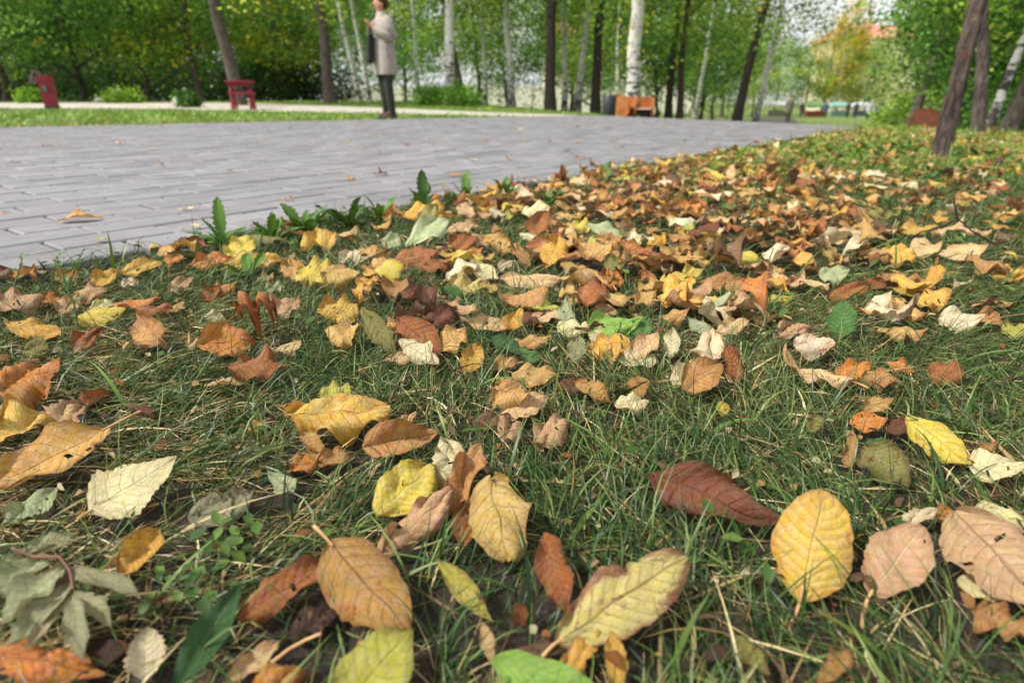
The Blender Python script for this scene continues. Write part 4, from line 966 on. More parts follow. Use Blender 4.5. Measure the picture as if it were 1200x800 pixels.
dandelion(446, 262, 7, .05, 'low rosette weed left of the tall dark jagged one')
dandelion(592, 236, 7, .05, 'low green weed at the path edge behind the tall rust leaf')
dandelion(640, 240, 6, .04, 'small green weed in the back of the drift')
dandelion(290, 330, 6, .05, 'flat green rosette under the golden leaf near the path')
dandelion(1000, 188, 10, .05, 'broad green weed in the lawn left of the leaning tree')
dandelion(1058, 178, 12, .05, 'big green weed in the lawn close to the leaning tree')
def lance_leaf():
    g = ground(205, 815); t = empty('plantain_leaf', g); tag(t, 'long dark green lance leaf rising from the bottom edge at lower left', 'weed')
    b = np.array(g); e = ORG + ray(283, 682) * .30
    c, ex, ey, n, L, W, z0 = place((200, 812), (284, 680), 44, R(35), R(10), .012)
    V, F, uv = leaf_grid(L, W, 'lance', 8, 20, .3, .1, .3, .02, .02, 0, 5)
    P = V @ np.stack([ex, ey, n]) + c - b
    link('leaf', np_mesh('leaf', P, F, leaf_attrs(len(P), 'dkgreen', np.random.default_rng(4), .7, 0, .3), uv), M_LEAF, t); mark(P + b)
lance_leaf()
def px_pt(px, py, z):
    d = ray(px, py); return ORG + d * ((CAM_H - z) / -d[2])
def spray():
    o0 = px_pt(75, 655, .0); t = empty('wilted_spray', o0); tag(t, 'wilted grey green leaf spray on a reddish stem at lower left', 'leaf spray')
    st = [px_pt(x, y, z) - o0 for x, y, z in ((14, 642, .024), (40, 652, .026), (70, 652, .03), (82, 668, .03), (86, 690, .028))]
    v, f = tube(st, [.0008, .0008, .0007, .0007, .0005], 6)
    link('stem', np_mesh('stem', v, f), simple_mat('red_stem', (116, 74, 58), (84, 54, 44), 50), t)
    for k, (x1, y1, x2, y2, w_) in enumerate(((25, 648, 92, 624, 20), (34, 652, 84, 634, 14), (40, 655, -14, 672, 22), (62, 655, -10, 700, 34), (78, 660, 0, 735, 40), (84, 680, 12, 758, 40), (86, 690, 30, 760, 22), (86, 690, 130, 732, 40), (84, 694, 96, 772, 40), (82, 665, 122, 688, 28), (100, 670, 162, 694, 26))):
        c, ex, ey, n, L, W, z0 = place((x1, y1), (x2, y2), w_, R(6), R(random.Random(k).uniform(-14, 14)), .016 + .0012 * k)
        V, F, uv = leaf_grid(L, W * .82, 'lance', 8, 18, .7, -.2, .25, .06, .05, .04, 70 + k, .3, .2)
        r = np.random.default_rng(k)
        leaf_at = leaf_attrs(len(V), 'sage', r, .62, .3, .6, .05)
        P = V @ np.stack([ex, ey, n]) + c; mark(P)
        link('leaflet', np_mesh('leaflet', P - o0, F, leaf_at, uv), M_LEAF, t)
spray()
def sprig(pts, label, n):
    b = ground(*pts[0]); t = empty('weed_sprig', b); tag(t, label, 'weed')
    dist = b[1]
    P = []
    for i, (x, y) in enumerate(pts):
        d = ray(x, y); P.append(ORG + d * ((dist + .004 * i) / d[1]) - b)
    v, f = tube(P, np.linspace(.0011, .0006, len(P)), 5)
    link('stem', np_mesh('stem', v, f), simple_mat('green_stem', (86, 110, 60), (70, 88, 50), 40), t)
    r = random.Random(int(pts[0][0]))
    for k in range(n):
        q = (k + .6) / n * (len(P) - 1); i = min(int(q), len(P) - 2); base = P[i] + (P[i + 1] - P[i]) * (q - i)
        weed_leaf(t, base, k * 2.4 + r.uniform(-.5, .5), .011 * r.uniform(.7, 1.3), .005, .5, -.2, (86, 122, 70), False, 900 + k)
sprig([(92, 392), (88, 360), (78, 335), (72, 318), (66, 300)], 'knotweed sprig leaning left in front of the paving', 12)
sprig([(78, 345), (84, 325), (90, 310), (98, 292)], 'thin knotweed sprig with flower spikes right of the leaning one', 9)
sprig([(18, 365), (15, 340), (22, 318), (26, 302)], 'grass seed head at the left edge in front of the paving', 7)
def twig(name, segs, label, mat=None, rad=.0012, cat='twig', dist=None):
    """branches traced as pixel runs at the distance where the twig stands"""
    b = ground(*segs[0][0]); t = empty(name, b); tag(t, label, cat)
    for k, s in enumerate(segs):
        P = [];
        for (x, y, dd) in [(q + (0,) if len(q) == 2 else q) for q in s]:
            d = ray(x, y); P.append(ORG + d * (((dist or b[1]) + dd) / d[1]) - b)
        P = np.array(P); tt = np.linspace(0, 1, len(P)); u = np.linspace(0, 1, len(P) * 3)
        P = np.stack([np.interp(u, tt, P[:, j]) for j in range(3)], -1) + np.random.default_rng(k).normal(0, rad * .35, (len(u), 3))
        v, f = tube(P, np.linspace(rad, rad * .6, len(P)), 6)
        link('branch', np_mesh('branch', v, f), mat or M_DARKSTEM, t)
gd = ground(1125, 300)[1]
twig('forked_twig', [[(1200, 293, -.02), (1175, 291), (1155, 280), (1138, 270), (1123, 258)], [(1123, 258), (1120, 245), (1118, 232)], [(1123, 258), (1105, 265, .02), (1085, 271, .05), (1062, 279, .08)]],
     'dark forked twig sticking up from the grass at right', rad=.0018, dist=gd)
for i, (x1, y1, x2, y2, lb) in enumerate(((806, 292, 834, 238, 'tall dark stalk leaning right at the right of the drift'), (822, 298, 832, 272, 'short dark stalk just right of the tall leaning one'), (848, 262, 850, 242, 'thin stalk behind the tall leaning one'), (858, 266, 861, 242, 'straight stalk left of the crossed pair'), (869, 268, 890, 238, 'stalk of the crossed pair leaning right'), (876, 266, 880, 246, 'shorter stalk of the crossed pair'), (893, 326, 906, 290, 'dark stalk in front of the bright yellow leaf'), (712, 302, 719, 275, 'dark stalk right of the grey mint leaf'), (762, 288, 766, 272, 'short stalk right of the pale cream drop leaf'), (926, 262, 933, 248, 'stalk among the leaves in front of the leaning tree'), (980, 272, 992, 248, 'stalk leaning right among leaves left of the forked twig'), (645, 338, 646, 318, 'stub of stalk piercing the long pale peach leaf'), (240, 268, 232, 288, 'dark straw stub left of the tall dandelion leaf'))):
    twig('dry_stalk', [[(x1, y1), ((x1 + x2) / 2 + 1, (y1 + y2) / 2), (x2, y2)]], lb, rad=.0011, cat='stalk')
twig('straw', [[(27, 303), (50, 300), (70, 296), (88, 293)]], 'long pale straw lying on the paving at left', simple_mat('straw', (214, 190, 130), (186, 156, 100), 30), .0016, 'straw')
twig('thin_twig', [[(297, 800), (320, 775), (345, 755), (376, 742)]], 'thin straight twig across bare soil left of the broad yellow green leaf', M_STEM, .0009)
twig('thin_twig', [[(466, 600), (470, 580), (472, 562)]], 'little dark twig lying across the lemon yellow leaf', None, .0006)

# ------------------------------------------------------------------ trees
def bough_tube(p0, p1, r0, r1, wig, n, seg, r):
    t = np.linspace(0, 1, n)[:, None]; P = np.asarray(p0) * (1 - t) + np.asarray(p1) * t
    off = np.cumsum(r.normal(0, wig, (n, 3)), 0); off -= off[0]; off = off - t * off[-1]; P = P + off
    return P, tube(P, r0 + (r1 - r0) * t[:, 0], seg)
def make_trunk(h, rad, seed, limbs=7, first=.35, spread=1.6, flare=1.35, wig=.05):
    r = np.random.default_rng(seed); n = 16
    t = np.linspace(0, 1, n); P = np.stack([np.cumsum(r.normal(0, wig, n)), np.cumsum(r.normal(0, wig, n)), t * h - .08], -1); P[:, :2] -= P[0, :2]
    rr = rad * (1 - .8 * t) * (1 + (flare - 1) * np.exp(-t * h / .25))
    parts = [tube(P, rr, 10)]
    for k in range(limbs):
        f = first + (1 - first) * k / limbs; i = min(int(f * (n - 1)), n - 2); a = k * 2.4 + r.uniform(-.5, .5); L = spread * (1.1 - .6 * f) * r.uniform(.8, 1.3)
        e = P[i] + np.array([math.cos(a) * L, math.sin(a) * L, L * r.uniform(.35, .9)])
        _, tb = bough_tube(P[i], e, rr[i] * .5, rr[i] * .1, .03, 7, 6, r); parts.append(tb)
    return merge(parts)
def make_crown(n_cl, per, c, rx, rz, cl_r, leaf, cols, seed, droop=0., yel=0., yc=(214, 190, 60), shell=.35, low_bias=1.):
    r = np.random.default_rng(seed)
    d = r.normal(0, 1, (n_cl, 3)); d /= np.linalg.norm(d, axis=1)[:, None]
    rad = (shell + (1 - shell) * r.random(n_cl)) ** .6 * (1 + .18 * np.sin(d[:, 0] * 5 + seed) + .15 * np.sin(d[:, 1] * 6 + d[:, 2] * 4))
    ctr = d * rad[:, None] * np.array([rx, rx, rz]) + np.array([0, 0, c])
    ctr = ctr[ctr[:, 2] > c - rz * low_bias]
    m = len(ctr); cc = np.array([lin(q) for q in cols])
    ccol = cc[r.integers(0, len(cc), m)] * np.exp(r.normal(0, .32, (m, 1)))
    isy = r.random(m) < yel; ccol = np.where(isy[:, None], lin(yc) * np.exp(r.normal(0, .15, (m, 1))), ccol)
    P = np.repeat(ctr, per, 0); N_ = len(P)
    off = r.normal(0, 1, (N_, 3)) * cl_r * np.repeat(r.uniform(.6, 1.3, m), per)[:, None] * np.array([1, 1, .7 + droop * 1.6])
    P = P + off
    if droop: P[:, 2] -= droop * np.abs(r.normal(0, .5, N_))
    a = r.normal(0, 1, (N_, 3)); a[:, 2] *= .6; a /= np.linalg.norm(a, axis=1)[:, None]
    b = r.normal(0, 1, (N_, 3)); b -= a * (a * b).sum(1)[:, None]; b /= np.linalg.norm(b, axis=1)[:, None]
    s = leaf * r.uniform(.6, 1.3, N_)[:, None]
    V = np.stack([P - a * s * .6, P + b * s * .38, P + a * s * .6, P - b * s * .38], 1).reshape(-1, 3)
    F = np.arange(N_ * 4).reshape(-1, 4)
    col = np.repeat(ccol, per, 0) * np.exp(r.normal(0, .2, (N_, 1)))
    return np_mesh('crown', V, F, {'col': np.repeat(np.clip(col, 0, .9), 4, 0)}, smooth=False)
DG = ((80, 119, 58), (100, 140, 64), (118, 156, 70), (64, 102, 54)); MG = ((132, 164, 66), (156, 183, 76), (110, 148, 61), (174, 191, 84)); LG = ((148, 170, 84), (166, 184, 98), (128, 154, 74)); YG = ((190, 172, 84), (192, 156, 76), (146, 152, 72), (120, 140, 64))
def trunk_mesh(*a, **k): v, f = make_trunk(*a, **k); return np_mesh('trunk', v, f)
PROTO = {
 'thicket': [(trunk_mesh(6, .11, 11, 9, .12, 1.8), make_crown(165, 72, 3.6, 2.7, 3.2, .42, .105, DG + MG, 21, 0, .025), M_BARK),
             (trunk_mesh(6.5, .12, 12, 9, .12, 1.8), make_crown(165, 72, 3.9, 2.9, 3.4, .42, .105, MG + DG[:2], 22, 0, .08), M_BARK),
             (trunk_mesh(5.5, .10, 13, 9, .15, 1.6), make_crown(160, 72, 3.4, 2.6, 3.0, .40, .105, DG, 23, 0, .02), M_BARKD)],
 'tall': [(trunk_mesh(11, .17, 14, 8, .45, 2.2, wig=.03), make_crown(165, 60, 7.2, 2.9, 4.6, .42, .11, MG + DG, 24, .1, .05), M_BARK),
          (trunk_mesh(12, .15, 15, 8, .45, 2., wig=.03), make_crown(165, 60, 7.2, 2.6, 5.0, .42, .11, DG + MG, 25, .1, .03), M_BARKD)],
 'birch': [(trunk_mesh(12, .14, 16, 8, .38, 1.6, wig=.03), make_crown(150, 56, 7.0, 2.2, 5.2, .26, .085, MG + DG[2:], 26, .55, .05), M_BIRCH),
           (trunk_mesh(11, .11, 17, 8, .38, 1.4, wig=.03), make_crown(140, 56, 6.3, 1.9, 4.8, .24, .085, DG[1:] + MG, 27, .55, .04, (190, 160, 70)), M_BIRCH)],
 'yellow': [(trunk_mesh(10, .15, 18, 8, .2, 2.), make_crown(210, 42, 5.4, 2.3, 4.9, .30, .16, YG, 28, .2, .2), M_BIRCH)],
 'willow': [(trunk_mesh(7, .14, 19, 8, .2, 2.), make_crown(190, 44, 3.8, 2.8, 3.4, .28, .12, LG, 29, .4, .03), M_BARK)],
 'back': [(trunk_mesh(9, .2, 20, 8, .2, 2.4), make_crown(300, 40, 5.6, 4.0, 5.2, .5, .30, MG + DG + ((150, 150, 66),), 30, .1, .08), M_BARKD)],
}
TREES = {}
def tree(name, px, d, kind, var, sc_, label, lean=(0, 0), group=None, rz=None, bark=None, wx=None):
    t = empty(name, at(px, d), rnd.uniform(0, 6.28) if rz is None else rz)
    t.rotation_euler = Matrix.Rotation(R(lean[0]), 3, 'Y').to_4x4().to_euler() if rz is not None or lean != (0, 0) else t.rotation_euler
    t.scale = (sc_,) * 3
    tm, cm, bk = PROTO[kind][var]
    key = (kind, var)
    if key not in TREES:
        o1 = link('trunk', tm, bk); o2 = link('crown', cm, M_CROWN); TREES[key] = (o1, o2)
        o1.parent = t; o2.parent = t
    else:
        for s in TREES[key]:
            c = s.copy(); COL.objects.link(c); c.parent = t
            if s.name.startswith('crown') or lean != (0, 0): c.rotation_euler.z = rnd.uniform(0, 6.28) 
        if bark:
            c0 = [c for c in t.children if c.name.startswith('trunk')][0]; c0.material_slots[0].link = 'OBJECT'; c0.material_slots[0].material = bark
    if wx:
        for c in t.children:
            if c.name.startswith('trunk'): c.scale = (wx, wx, 1)
    tag(t, label, 'tree', group); return t
G1 = 'dense low crowned trees behind the gravel path'
for px, d, v, s, lb in ((-90, 21, 1, .95, 'yellow green tree at the far left edge of the frame'), (8, 23, 0, 1., 'dark leafy tree at the left edge behind the red bin'), (96, 22, 2, 1.05, 'dark low crowned tree right behind the red bin'), (172, 24, 0, 1., 'leafy tree behind the second bright green shrub'), (238, 23.5, 1, 1., 'yellow flecked tree left of the red table'), (335, 26, 1, 1.05, 'bright yellowish green tree between the table and the walker'), (300, 31, 2, 1.2, 'dark tree in the second row above the red table'), (130, 31, 1, 1.25, 'pale green tree rising behind the dark leafy ones at left'), (30, 32, 2, 1.25, 'dark tree in the second row at far left'), (210, 33, 0, 1.25, 'green tree in the second row left of the grey trunk'), (390, 30, 2, 1.1, 'dark tree behind the walker at left')):
    tree('leafy_tree', px, d, 'thicket', v, s, lb, group=G1)
tree('tall_tree', 281, 17.5, 'tall', 0, 1., 'tall tree with a bare grey trunk behind the red table', lean=(-1, 0), rz=0)
tree('tall_tree', 388, 19, 'tall', 0, .95, 'tall tree with a bare brown trunk left of the walker', lean=(-4, 0), rz=0)
tree('tall_tree', 645, 18.5, 'tall', 1, 1.05, 'tall tree with a thick blackish trunk right of the middle birches', rz=0)
tree('tall_tree', 698, 20, 'tall', 1, 1., 'tall tree with a dark trunk left of the thick birch', rz=0)
tree('tall_tree', 541, 21, 'tall', 0, .9, 'grey leaning tree just right of the bright birch', lean=(-6, 0), rz=0)
tree('tall_tree', 783, 23, 'tall', 1, .9, 'thin dark trunked tree right of the wooden seats', rz=0)
tree('tall_tree', 796, 21, 'tall', 0, .7, 'thin brownish trunked tree second right of the seats', rz=0, bark=M_BARKR)
tree('tall_tree', 862, 18, 'tall', 1, .85, 'dark slanting tree leaning right beyond the paving', lean=(7, 0), rz=0)
for px, d, v, s, ln, wx, lb in ((421, 24, 1, .95, -6, 1, 'thin birch leaning left behind the walker'), (433, 23, 1, .9, -4, .9, 'thin birch next to the walker on his left'), (528, 18.5, 0, .95, -1, 1.1, 'bright white birch right of the walker'), (569, 23, 1, .9, 0, .8, 'slender birch between bright and slanting birches'), (600, 20, 0, .85, -3, .95, 'birch slanting left in the middle of the row'), (661, 23, 1, .95, 0, 1.05, 'thin birch right of the thick blackish trunk'), (676, 21, 0, .9, 2, .95, 'straight birch left of the dark trunk by the seats'), (740, 16.5, 0, 1.05, 1, 1.25, 'thick birch standing behind the wooden seats'), (884, 24, 0, .85, 6, 1, 'birch behind the dark slanting tree'), (814, 27, 1, .9, 2, 1, 'far slim birch right of the thin dark trunks'), (722, 30, 1, 1., 0, 1, 'far slim birch left of the thick birch'), (492, 30, 1, 1., -3, 1, 'far slim birch right behind the walker')):
    tree('birch_tree', px, d, 'birch', v, s, lb, lean=(ln, 0), rz=0, wx=wx)
G2 = 'trees filling the far side of the park'
for px, d, k, v, s, lb in ((455, 38, 'thicket', 0, 1.3, 'far green tree behind the walker'), (560, 34, 'thicket', 0, 1.2, 'far dark green tree behind the middle birches'), (592, 44, 'thicket', 2, 1.4, 'dense far tree between slender and slanting birches'), (668, 46, 'thicket', 0, 1.4, 'far tree behind the pair of thin birches'), (735, 46, 'thicket', 1, 1.4, 'far tree rising behind the thick birch'), (835, 50, 'thicket', 0, 1.3, 'far tree left of the dark slanting trunk'), (475, 50, 'thicket', 2, 1.6, 'tall dark far tree just right of the walker'), (700, 36, 'thicket', 0, 1.2, 'far green tree left of the thick birch'), (765, 30, 'thicket', 2, 1.2, 'dark green tree right behind the wooden seats'), (820, 36, 'thicket', 2, 1.2, 'dark tree behind the thin brown trunks'), (846, 70, 'willow', 0, 1.5, 'light green tree behind the dark slanting tree'), (905, 92, 'thicket', 1, 1.5, 'rounded green tree left of the yellow tree'), (943, 94, 'thicket', 0, 1.35, 'dark green tree beside the yellow tree'), (962, 104, 'willow', 0, 1.9, 'pale tree screening the left end of the cream house'), (1000, 100, 'thicket', 1, 1.5, 'green tree right of the yellow tree in front of the cream house'), (880, 78, 'thicket', 0, 1.3, 'far green tree in the gap left of the distant man')):
    tree('leafy_tree', px, d, k, v, s, lb, group=G2)
tree('yellow_tree', 978, 92, 'yellow', 0, 1.5, 'golden yellow autumn tree above the distant stalls')
tree('willow_tree', 1062, 30, 'willow', 0, .75, 'pale green airy tree left of the leaning trees')
tree('willow_tree', 1016, 96, 'willow', 0, 1.5, 'pale green tree behind the airy one')
G3 = 'dark trees on the right side of the lawn'
for px, d, v, s, lb in ((1120, 11, 2, .62, 'dark crowned tree hanging over the round wooden seat'), (1190, 10, 0, .62, 'dark tree right behind the leaning tree'), (1140, 16, 0, .8, 'dark tree behind the leaning tree farther back'), (1160, 15, 2, .85, 'dark tree in the second row at right'), (1250, 13, 2, .8, 'dark tree at the right edge'), (1210, 20, 0, 1., 'green tree in the back row at right edge'), (1160, 24, 1, 1., 'green tree in the back row behind the grey trunk')):
    tree('leafy_tree', px, d, 'thicket', v, s, lb, group=G3)
for px, d, s, lb in ((-60, 55, 1.3, 'behind the red bin'), (80, 60, 1.4, 'behind the bright shrubs'), (200, 58, 1.3, 'above the grey post'), (330, 62, 1.4, 'left of the brown trunk'), (800, 80, .9, 'right of the wooden seats'), (1140, 50, 1.1, 'behind the round seat'), (1215, 45, 1.2, 'behind the leaning trees')):
    tree('wood_tree', px, d, 'back', 0, s, 'large distant green tree ' + lb + ' in the wood', group='trees of the distant wood')

# the leaning forked tree and its neighbours on the right
def custom_tree(base_px, runs, label, mat, crown=None, name='leaning_tree', d=None):
    b = np.array(at(base_px[0], d)) if d else ground(*base_px)
    t = empty(name, b); tag(t, label, 'tree'); parts = []
    for k, (pts, r0, r1) in enumerate(runs):
        n = 60 if k == 0 else 18; P = np.array(pts, float); tt = np.linspace(0, 1, len(P)); u = np.linspace(0, 1, n)
        P = np.stack([np.interp(u, tt, P[:, j]) for j in range(3)], -1) + np.random.default_rng(k + 3).normal(0, r0 * (.03 if k == 0 else .06), (n, 3))
        rr = r0 + (r1 - r0) * u
        if k == 0: rr = rr * (1 + .35 * np.exp(-u * 14))
        parts.append(tube(P, rr * (1 + np.random.default_rng(k).normal(0, .03, n)), 18))
    v, f = merge(parts)
    v = v + .10 * runs[0][1] * (np.sin(v[:, [1, 2, 0]] * 90) * np.sin(v[:, [2, 0, 1]] * np.array([140, 140, 23])) + np.random.default_rng(8).normal(0, .45, v.shape)) * np.array([1, 1, .3])
    link('trunk', np_mesh('trunk', v, f), mat, t)
    if crown: link('crown', crown, M_CROWN, t)
    return t
cr = make_crown(150, 44, 3.6, 1.6, 1.6, .25, .09, DG + MG, 41, 0, .05)
for v_ in cr.vertices: v_.co.x += .6
custom_tree((1100, 190), [([(0, 0, -.05), (.01, .02, .2), (.03, .05, .55), (.12, .05, 1.2), (.35, .1, 2.2), (.5, .1, 3.6)], .031, .023), ([(.42, .1, 2.1), (.0, .3, 2.9), (-.2, .4, 3.6)], .028, .01), ([(.2, .05, 1.15), (.7, .2, 2.0), (1.3, .3, 3.2)], .03, .01)],
            'leaning tree with cracked red brown bark in the lawn at right', M_BARKR, cr)
cr2 = make_crown(150, 44, 3.8, 1.7, 1.7, .25, .10, DG, 42, 0, .03)
custom_tree((1147, 157), [([(0, 0, -.05), (-.10, .02, .5), (-.24, .05, 1.0), (-.30, .05, 2.0), (.2, .1, 3.8)], .041, .03), ([(.1, .05, 1.6), (.7, .2, 2.6), (1.2, .3, 3.4)], .03, .01), ([(.15, .05, 2.), (-.6, .2, 2.9), (-.9, .3, 3.6)], .03, .01)],
            'upright grey tree just behind the leaning red brown one', M_BARK, cr2, 'grey_tree')
cr3 = make_crown(120, 40, 4.2, 1.4, 2.2, .25, .10, MG, 43, .4, .06)
custom_tree((1153, 150), [([(0, 0, -.05), (.09, .02, .6), (.2, .05, 1.2), (.5, .05, 2.6), (.7, .1, 4.6)], .05, .02), ([(.4, .05, 2.2), (1., .2, 3.4), (1.3, .3, 4.2)], .02, .008), ([(.5, .05, 2.6), (.0, .2, 3.6), (-.2, .3, 4.2)], .02, .008)],
            'slim white birch behind the grey tree at right', M_BIRCH, cr3, 'birch_tree', d=7.5)
cr4 = make_crown(120, 40, 3.9, 1.5, 1.8, .25, .10, DG, 44, 0, .03)
custom_tree((1176, 152), [([(0, 0, -.05), (.1, .02, .5), (.24, .05, 1.), (.5, .05, 2.2), (.7, .1, 3.8)], .07, .04), ([(.5, .05, 2.2), (1.1, .2, 3.2)], .03, .01), ([(.55, .05, 2.6), (.0, .2, 3.4)], .03, .01)],
            'leaning grey tree near the right edge', M_BARK, cr4, 'grey_tree', d=6.2)
cr5 = make_crown(140, 40, 4.2, 1.7, 2.2, .28, .11, MG + DG, 45, 0, .04)
custom_tree((1064, 150), [([(0, 0, -.05), (.08, .02, .7), (.22, .05, 1.5), (.4, .05, 2.6), (.5, .1, 4.4)], .10, .05), ([(.35, .05, 2.2), (1., .2, 3.3)], .03, .01), ([(.4, .05, 2.5), (-.4, .2, 3.6)], .03, .01)],
            'leaning brown tree beside the round wooden seat', M_BARK, cr5, 'brown_tree', d=13)

# ------------------------------------------------------------------ shrubs, stones, furniture
def shrub(px, d, rx, rz, label, cols=((126, 162, 50), (146, 176, 64), (96, 136, 42)), n=70, leaf=.06):
    t = empty('shrub', at(px, d)); tag(t, label, 'shrub')
    link('crown', make_crown(n, 36, rz * .75, rx, rz, min(rx * .28, .3), leaf, cols, abs(int(px)) + 3, 0, 0, shell=.5, low_bias=.75), M_CROWN, t)
    v, f = merge([tube([(0, 0, -.02), (math.cos(a) * rx * .4, math.sin(a) * rx * .4, rz)], [.012, .005], 5) for a in (0, 1.6, 3.1, 4.7)])
    link('stems', np_mesh('stems', v, f), M_BARKD, t)
shrub(40, 19.5, .36, .2, 'lime green low shrub left of the red bin')
shrub(146, 19.5, .42, .19, 'lime green low shrub with a pale stone behind')
shrub(222, 16, .22, .22, 'small dull green shrub at the foot of the grey post', DG)
for i, px in enumerate((-40, 30, 75, 120, 190, 255, 310, 365)):
    shrub(px, 27 + (i % 3), 1.7, .85, 'dark green undergrowth bush ' + ('at the far left edge', 'left of the red bin', 'just right of the red bin', 'between the two lime shrubs', 'behind the pale boulder', 'left of the grey trunk', 'right of the grey trunk', 'left of the brown trunk')[i], ((58, 84, 44), (70, 100, 48), (48, 70, 40)), 170, .10)
shrub(540, 17, .5, .28, 'green weedy clump at the foot of the birches', ((124, 168, 66), (104, 150, 56)))
shrub(505, 17.5, .35, .26, 'green weedy clump right behind the walker', ((124, 168, 66), (104, 150, 56)))
shrub(1050, 15, .45, .5, 'pale green bush beside the leaning brown tree', LG + MG)
shrub(1180, 8.5, .5, .3, 'dark green undergrowth at the right edge of the lawn', DG)
shrub(1132, 11.5, .5, .32, 'dark green undergrowth between the leaning tree and the round seat', DG)
def ico(name, r, sub, seed, squash, mat, parent=None, amp=.16):
    bm = bmesh.new(); bmesh.ops.create_icosphere(bm, subdivisions=sub, radius=r); q = np.random.default_rng(seed).normal(0, 1, (6, 3))
    for v in bm.verts:
        k = 1 + amp * sum(math.sin(3 * v.co.normalized().dot(Vector(a)) + i) for i, a in enumerate(q)) / 3
        v.co = Vector((v.co.x * k, v.co.y * k, v.co.z * k * squash))
    me = bpy.data.meshes.new(name); bm.to_mesh(me); bm.free()
    for p in me.polygons: p.use_smooth = True
    return link(name, me, mat, parent)
M_STONE = simple_mat('pale_stone', (188, 182, 172), (142, 136, 128), 6, .9, .4, .02)
def stone(px, d, r, sq, label, mat=M_STONE):
    o = ico('stone', r, 3, int(px), sq, mat); x, y, z = at(px, d); o.location = (x, y, z + r * sq * .6); tag(o, label, 'stone')
stone(142, 20.2, .26, .9, 'pale boulder behind the lime green shrub')
stone(212, 17, .2, .8, 'pale boulder left of the grey post')
stone(118, 20, .16, .6, 'small pale stone between the two lime shrubs')
stone(1160, 8.4, .10, 1.2, 'white stone in the undergrowth between grey and birch trunks', simple_mat('white_stone', (232, 232, 230), (205, 205, 204), 5))
def box_bm(bm, sx, sy, sz, loc=(0, 0, 0), rot=None, bev=.006):
    r = bmesh.ops.create_cube(bm, size=1.0); vs = r['verts']
    for v in vs: v.co = Vector((v.co.x * sx, v.co.y * sy, v.co.z * sz))
    es = list({e for v in vs for e in v.link_edges})
    if bev:
        rb = bmesh.ops.bevel(bm, geom=es, offset=bev, segments=2, affect='EDGES', profile=.6)
        vs = list({v for f in rb['faces'] for v in f.verts} | {v for v in vs if v.is_valid})
    for v in vs:
        if rot: v.co = rot @ v.co
        v.co += Vector(loc)
def box(name, sx, sy, sz, loc, mat, parent, rot=None, bev=.006):
    bm = bmesh.new(); box_bm(bm, sx, sy, sz, (0, 0, 0), None, bev); me = bpy.data.meshes.new(name); bm.to_mesh(me); bm.free()
    o = link(name, me, mat, parent); o.location = loc
    if rot: o.rotation_euler = rot
    return o
M_RED = simple_mat('red_paint', (146, 22, 46), (114, 18, 38), 12, .5, .1, .003)
M_DARK = simple_mat('dark_metal', (38, 38, 42), (54, 54, 58), 12, .5)
M_GREYM = simple_mat('grey_metal', (118, 112, 110), (92, 86, 86), 10, .5, metallic=.3)
M_WOOD = simple_mat('varnished_wood', (176, 108, 56), (140, 80, 38), 9, .5, .15, .004)
M_WOODT = simple_mat('lit_top_wood', (232, 206, 180), (204, 170, 138), 9, .6, .1, .004)  # pale tone puts the light on the seat's top edge into the colour
M_WOODD = simple_mat('brown_wood', (112, 60, 32), (84, 42, 22), 9, .6, .15, .004)
# red litter bin: tapered box on a foot, grey hood tipped open to the left
t = empty('litter_bin', at(62, 15.2), R(12)); tag(t, 'dark red litter bin with its grey hood tipped open at far left', 'litter bin'); t.scale = (.85, .85, .88)
bm = bmesh.new(); box_bm(bm, .30, .30, .78, (0, 0, .44), None, .02)
for v in bm.verts: k = .86 + .16 * v.co.z; v.co.x *= k; v.co.y *= k
me = bpy.data.meshes.new('body'); bm.to_mesh(me); bm.free(); link('body', me, M_RED, t)
box('foot', .3, .26, .07, (0, 0, .035), M_DARK, t); box('badge', .12, .006, .16, (0, -.173, .5), M_GREYM, t)
box('hood', .34, .30, .05, (-.26, 0, .78), M_GREYM, t, (0, R(-62), 0)); box('hinge', .04, .3, .04, (-.2, 0, .82), M_DARK, t)
# red picnic table
t = empty('picnic_table', at(287, 14.8), R(6)); tag(t, 'small red wooden picnic table with a bench under a grey trunk', 'table'); t.scale = (.85, .85, .82)
for k in range(4): box('plank', .64, .12, .06, (-.02, -.2 + k * .13, .72), M_RED, t)
for k in range(2): box('bench_plank', .64, .12, .07, (.12, -.52 + k * .13, .42), M_RED, t)
for sx in (-.24, .24):
    box('leg', .05, .05, .74, (sx - .02, -.12, .36), M_RED, t, (R(-14), 0, 0)); box('leg', .05, .05, .74, (sx - .02, .14, .36), M_RED, t, (R(14), 0, 0))
    box('bench_leg', .05, .05, .42, (sx + .12, -.46, .2), M_RED, t)
box('apron', .56, .03, .10, (-.02, -.18, .65), M_RED, t); box('brace', .5, .03, .06, (-.02, 0, .5), M_DARK, t)
# grey post by the boulder
t = empty('marker_post', at(220, 16.6)); tag(t, 'thin grey post left of the red table', 'post')
v, f = tube([(0, 0, 0), (0, 0, .36)], [.035, .03], 10); link('shaft', np_mesh('shaft', v, f), M_GREYM, t); h_ = ico('cap', .055, 2, 4, 1., M_STONE, t, .02); h_.location = (0, 0, .40)
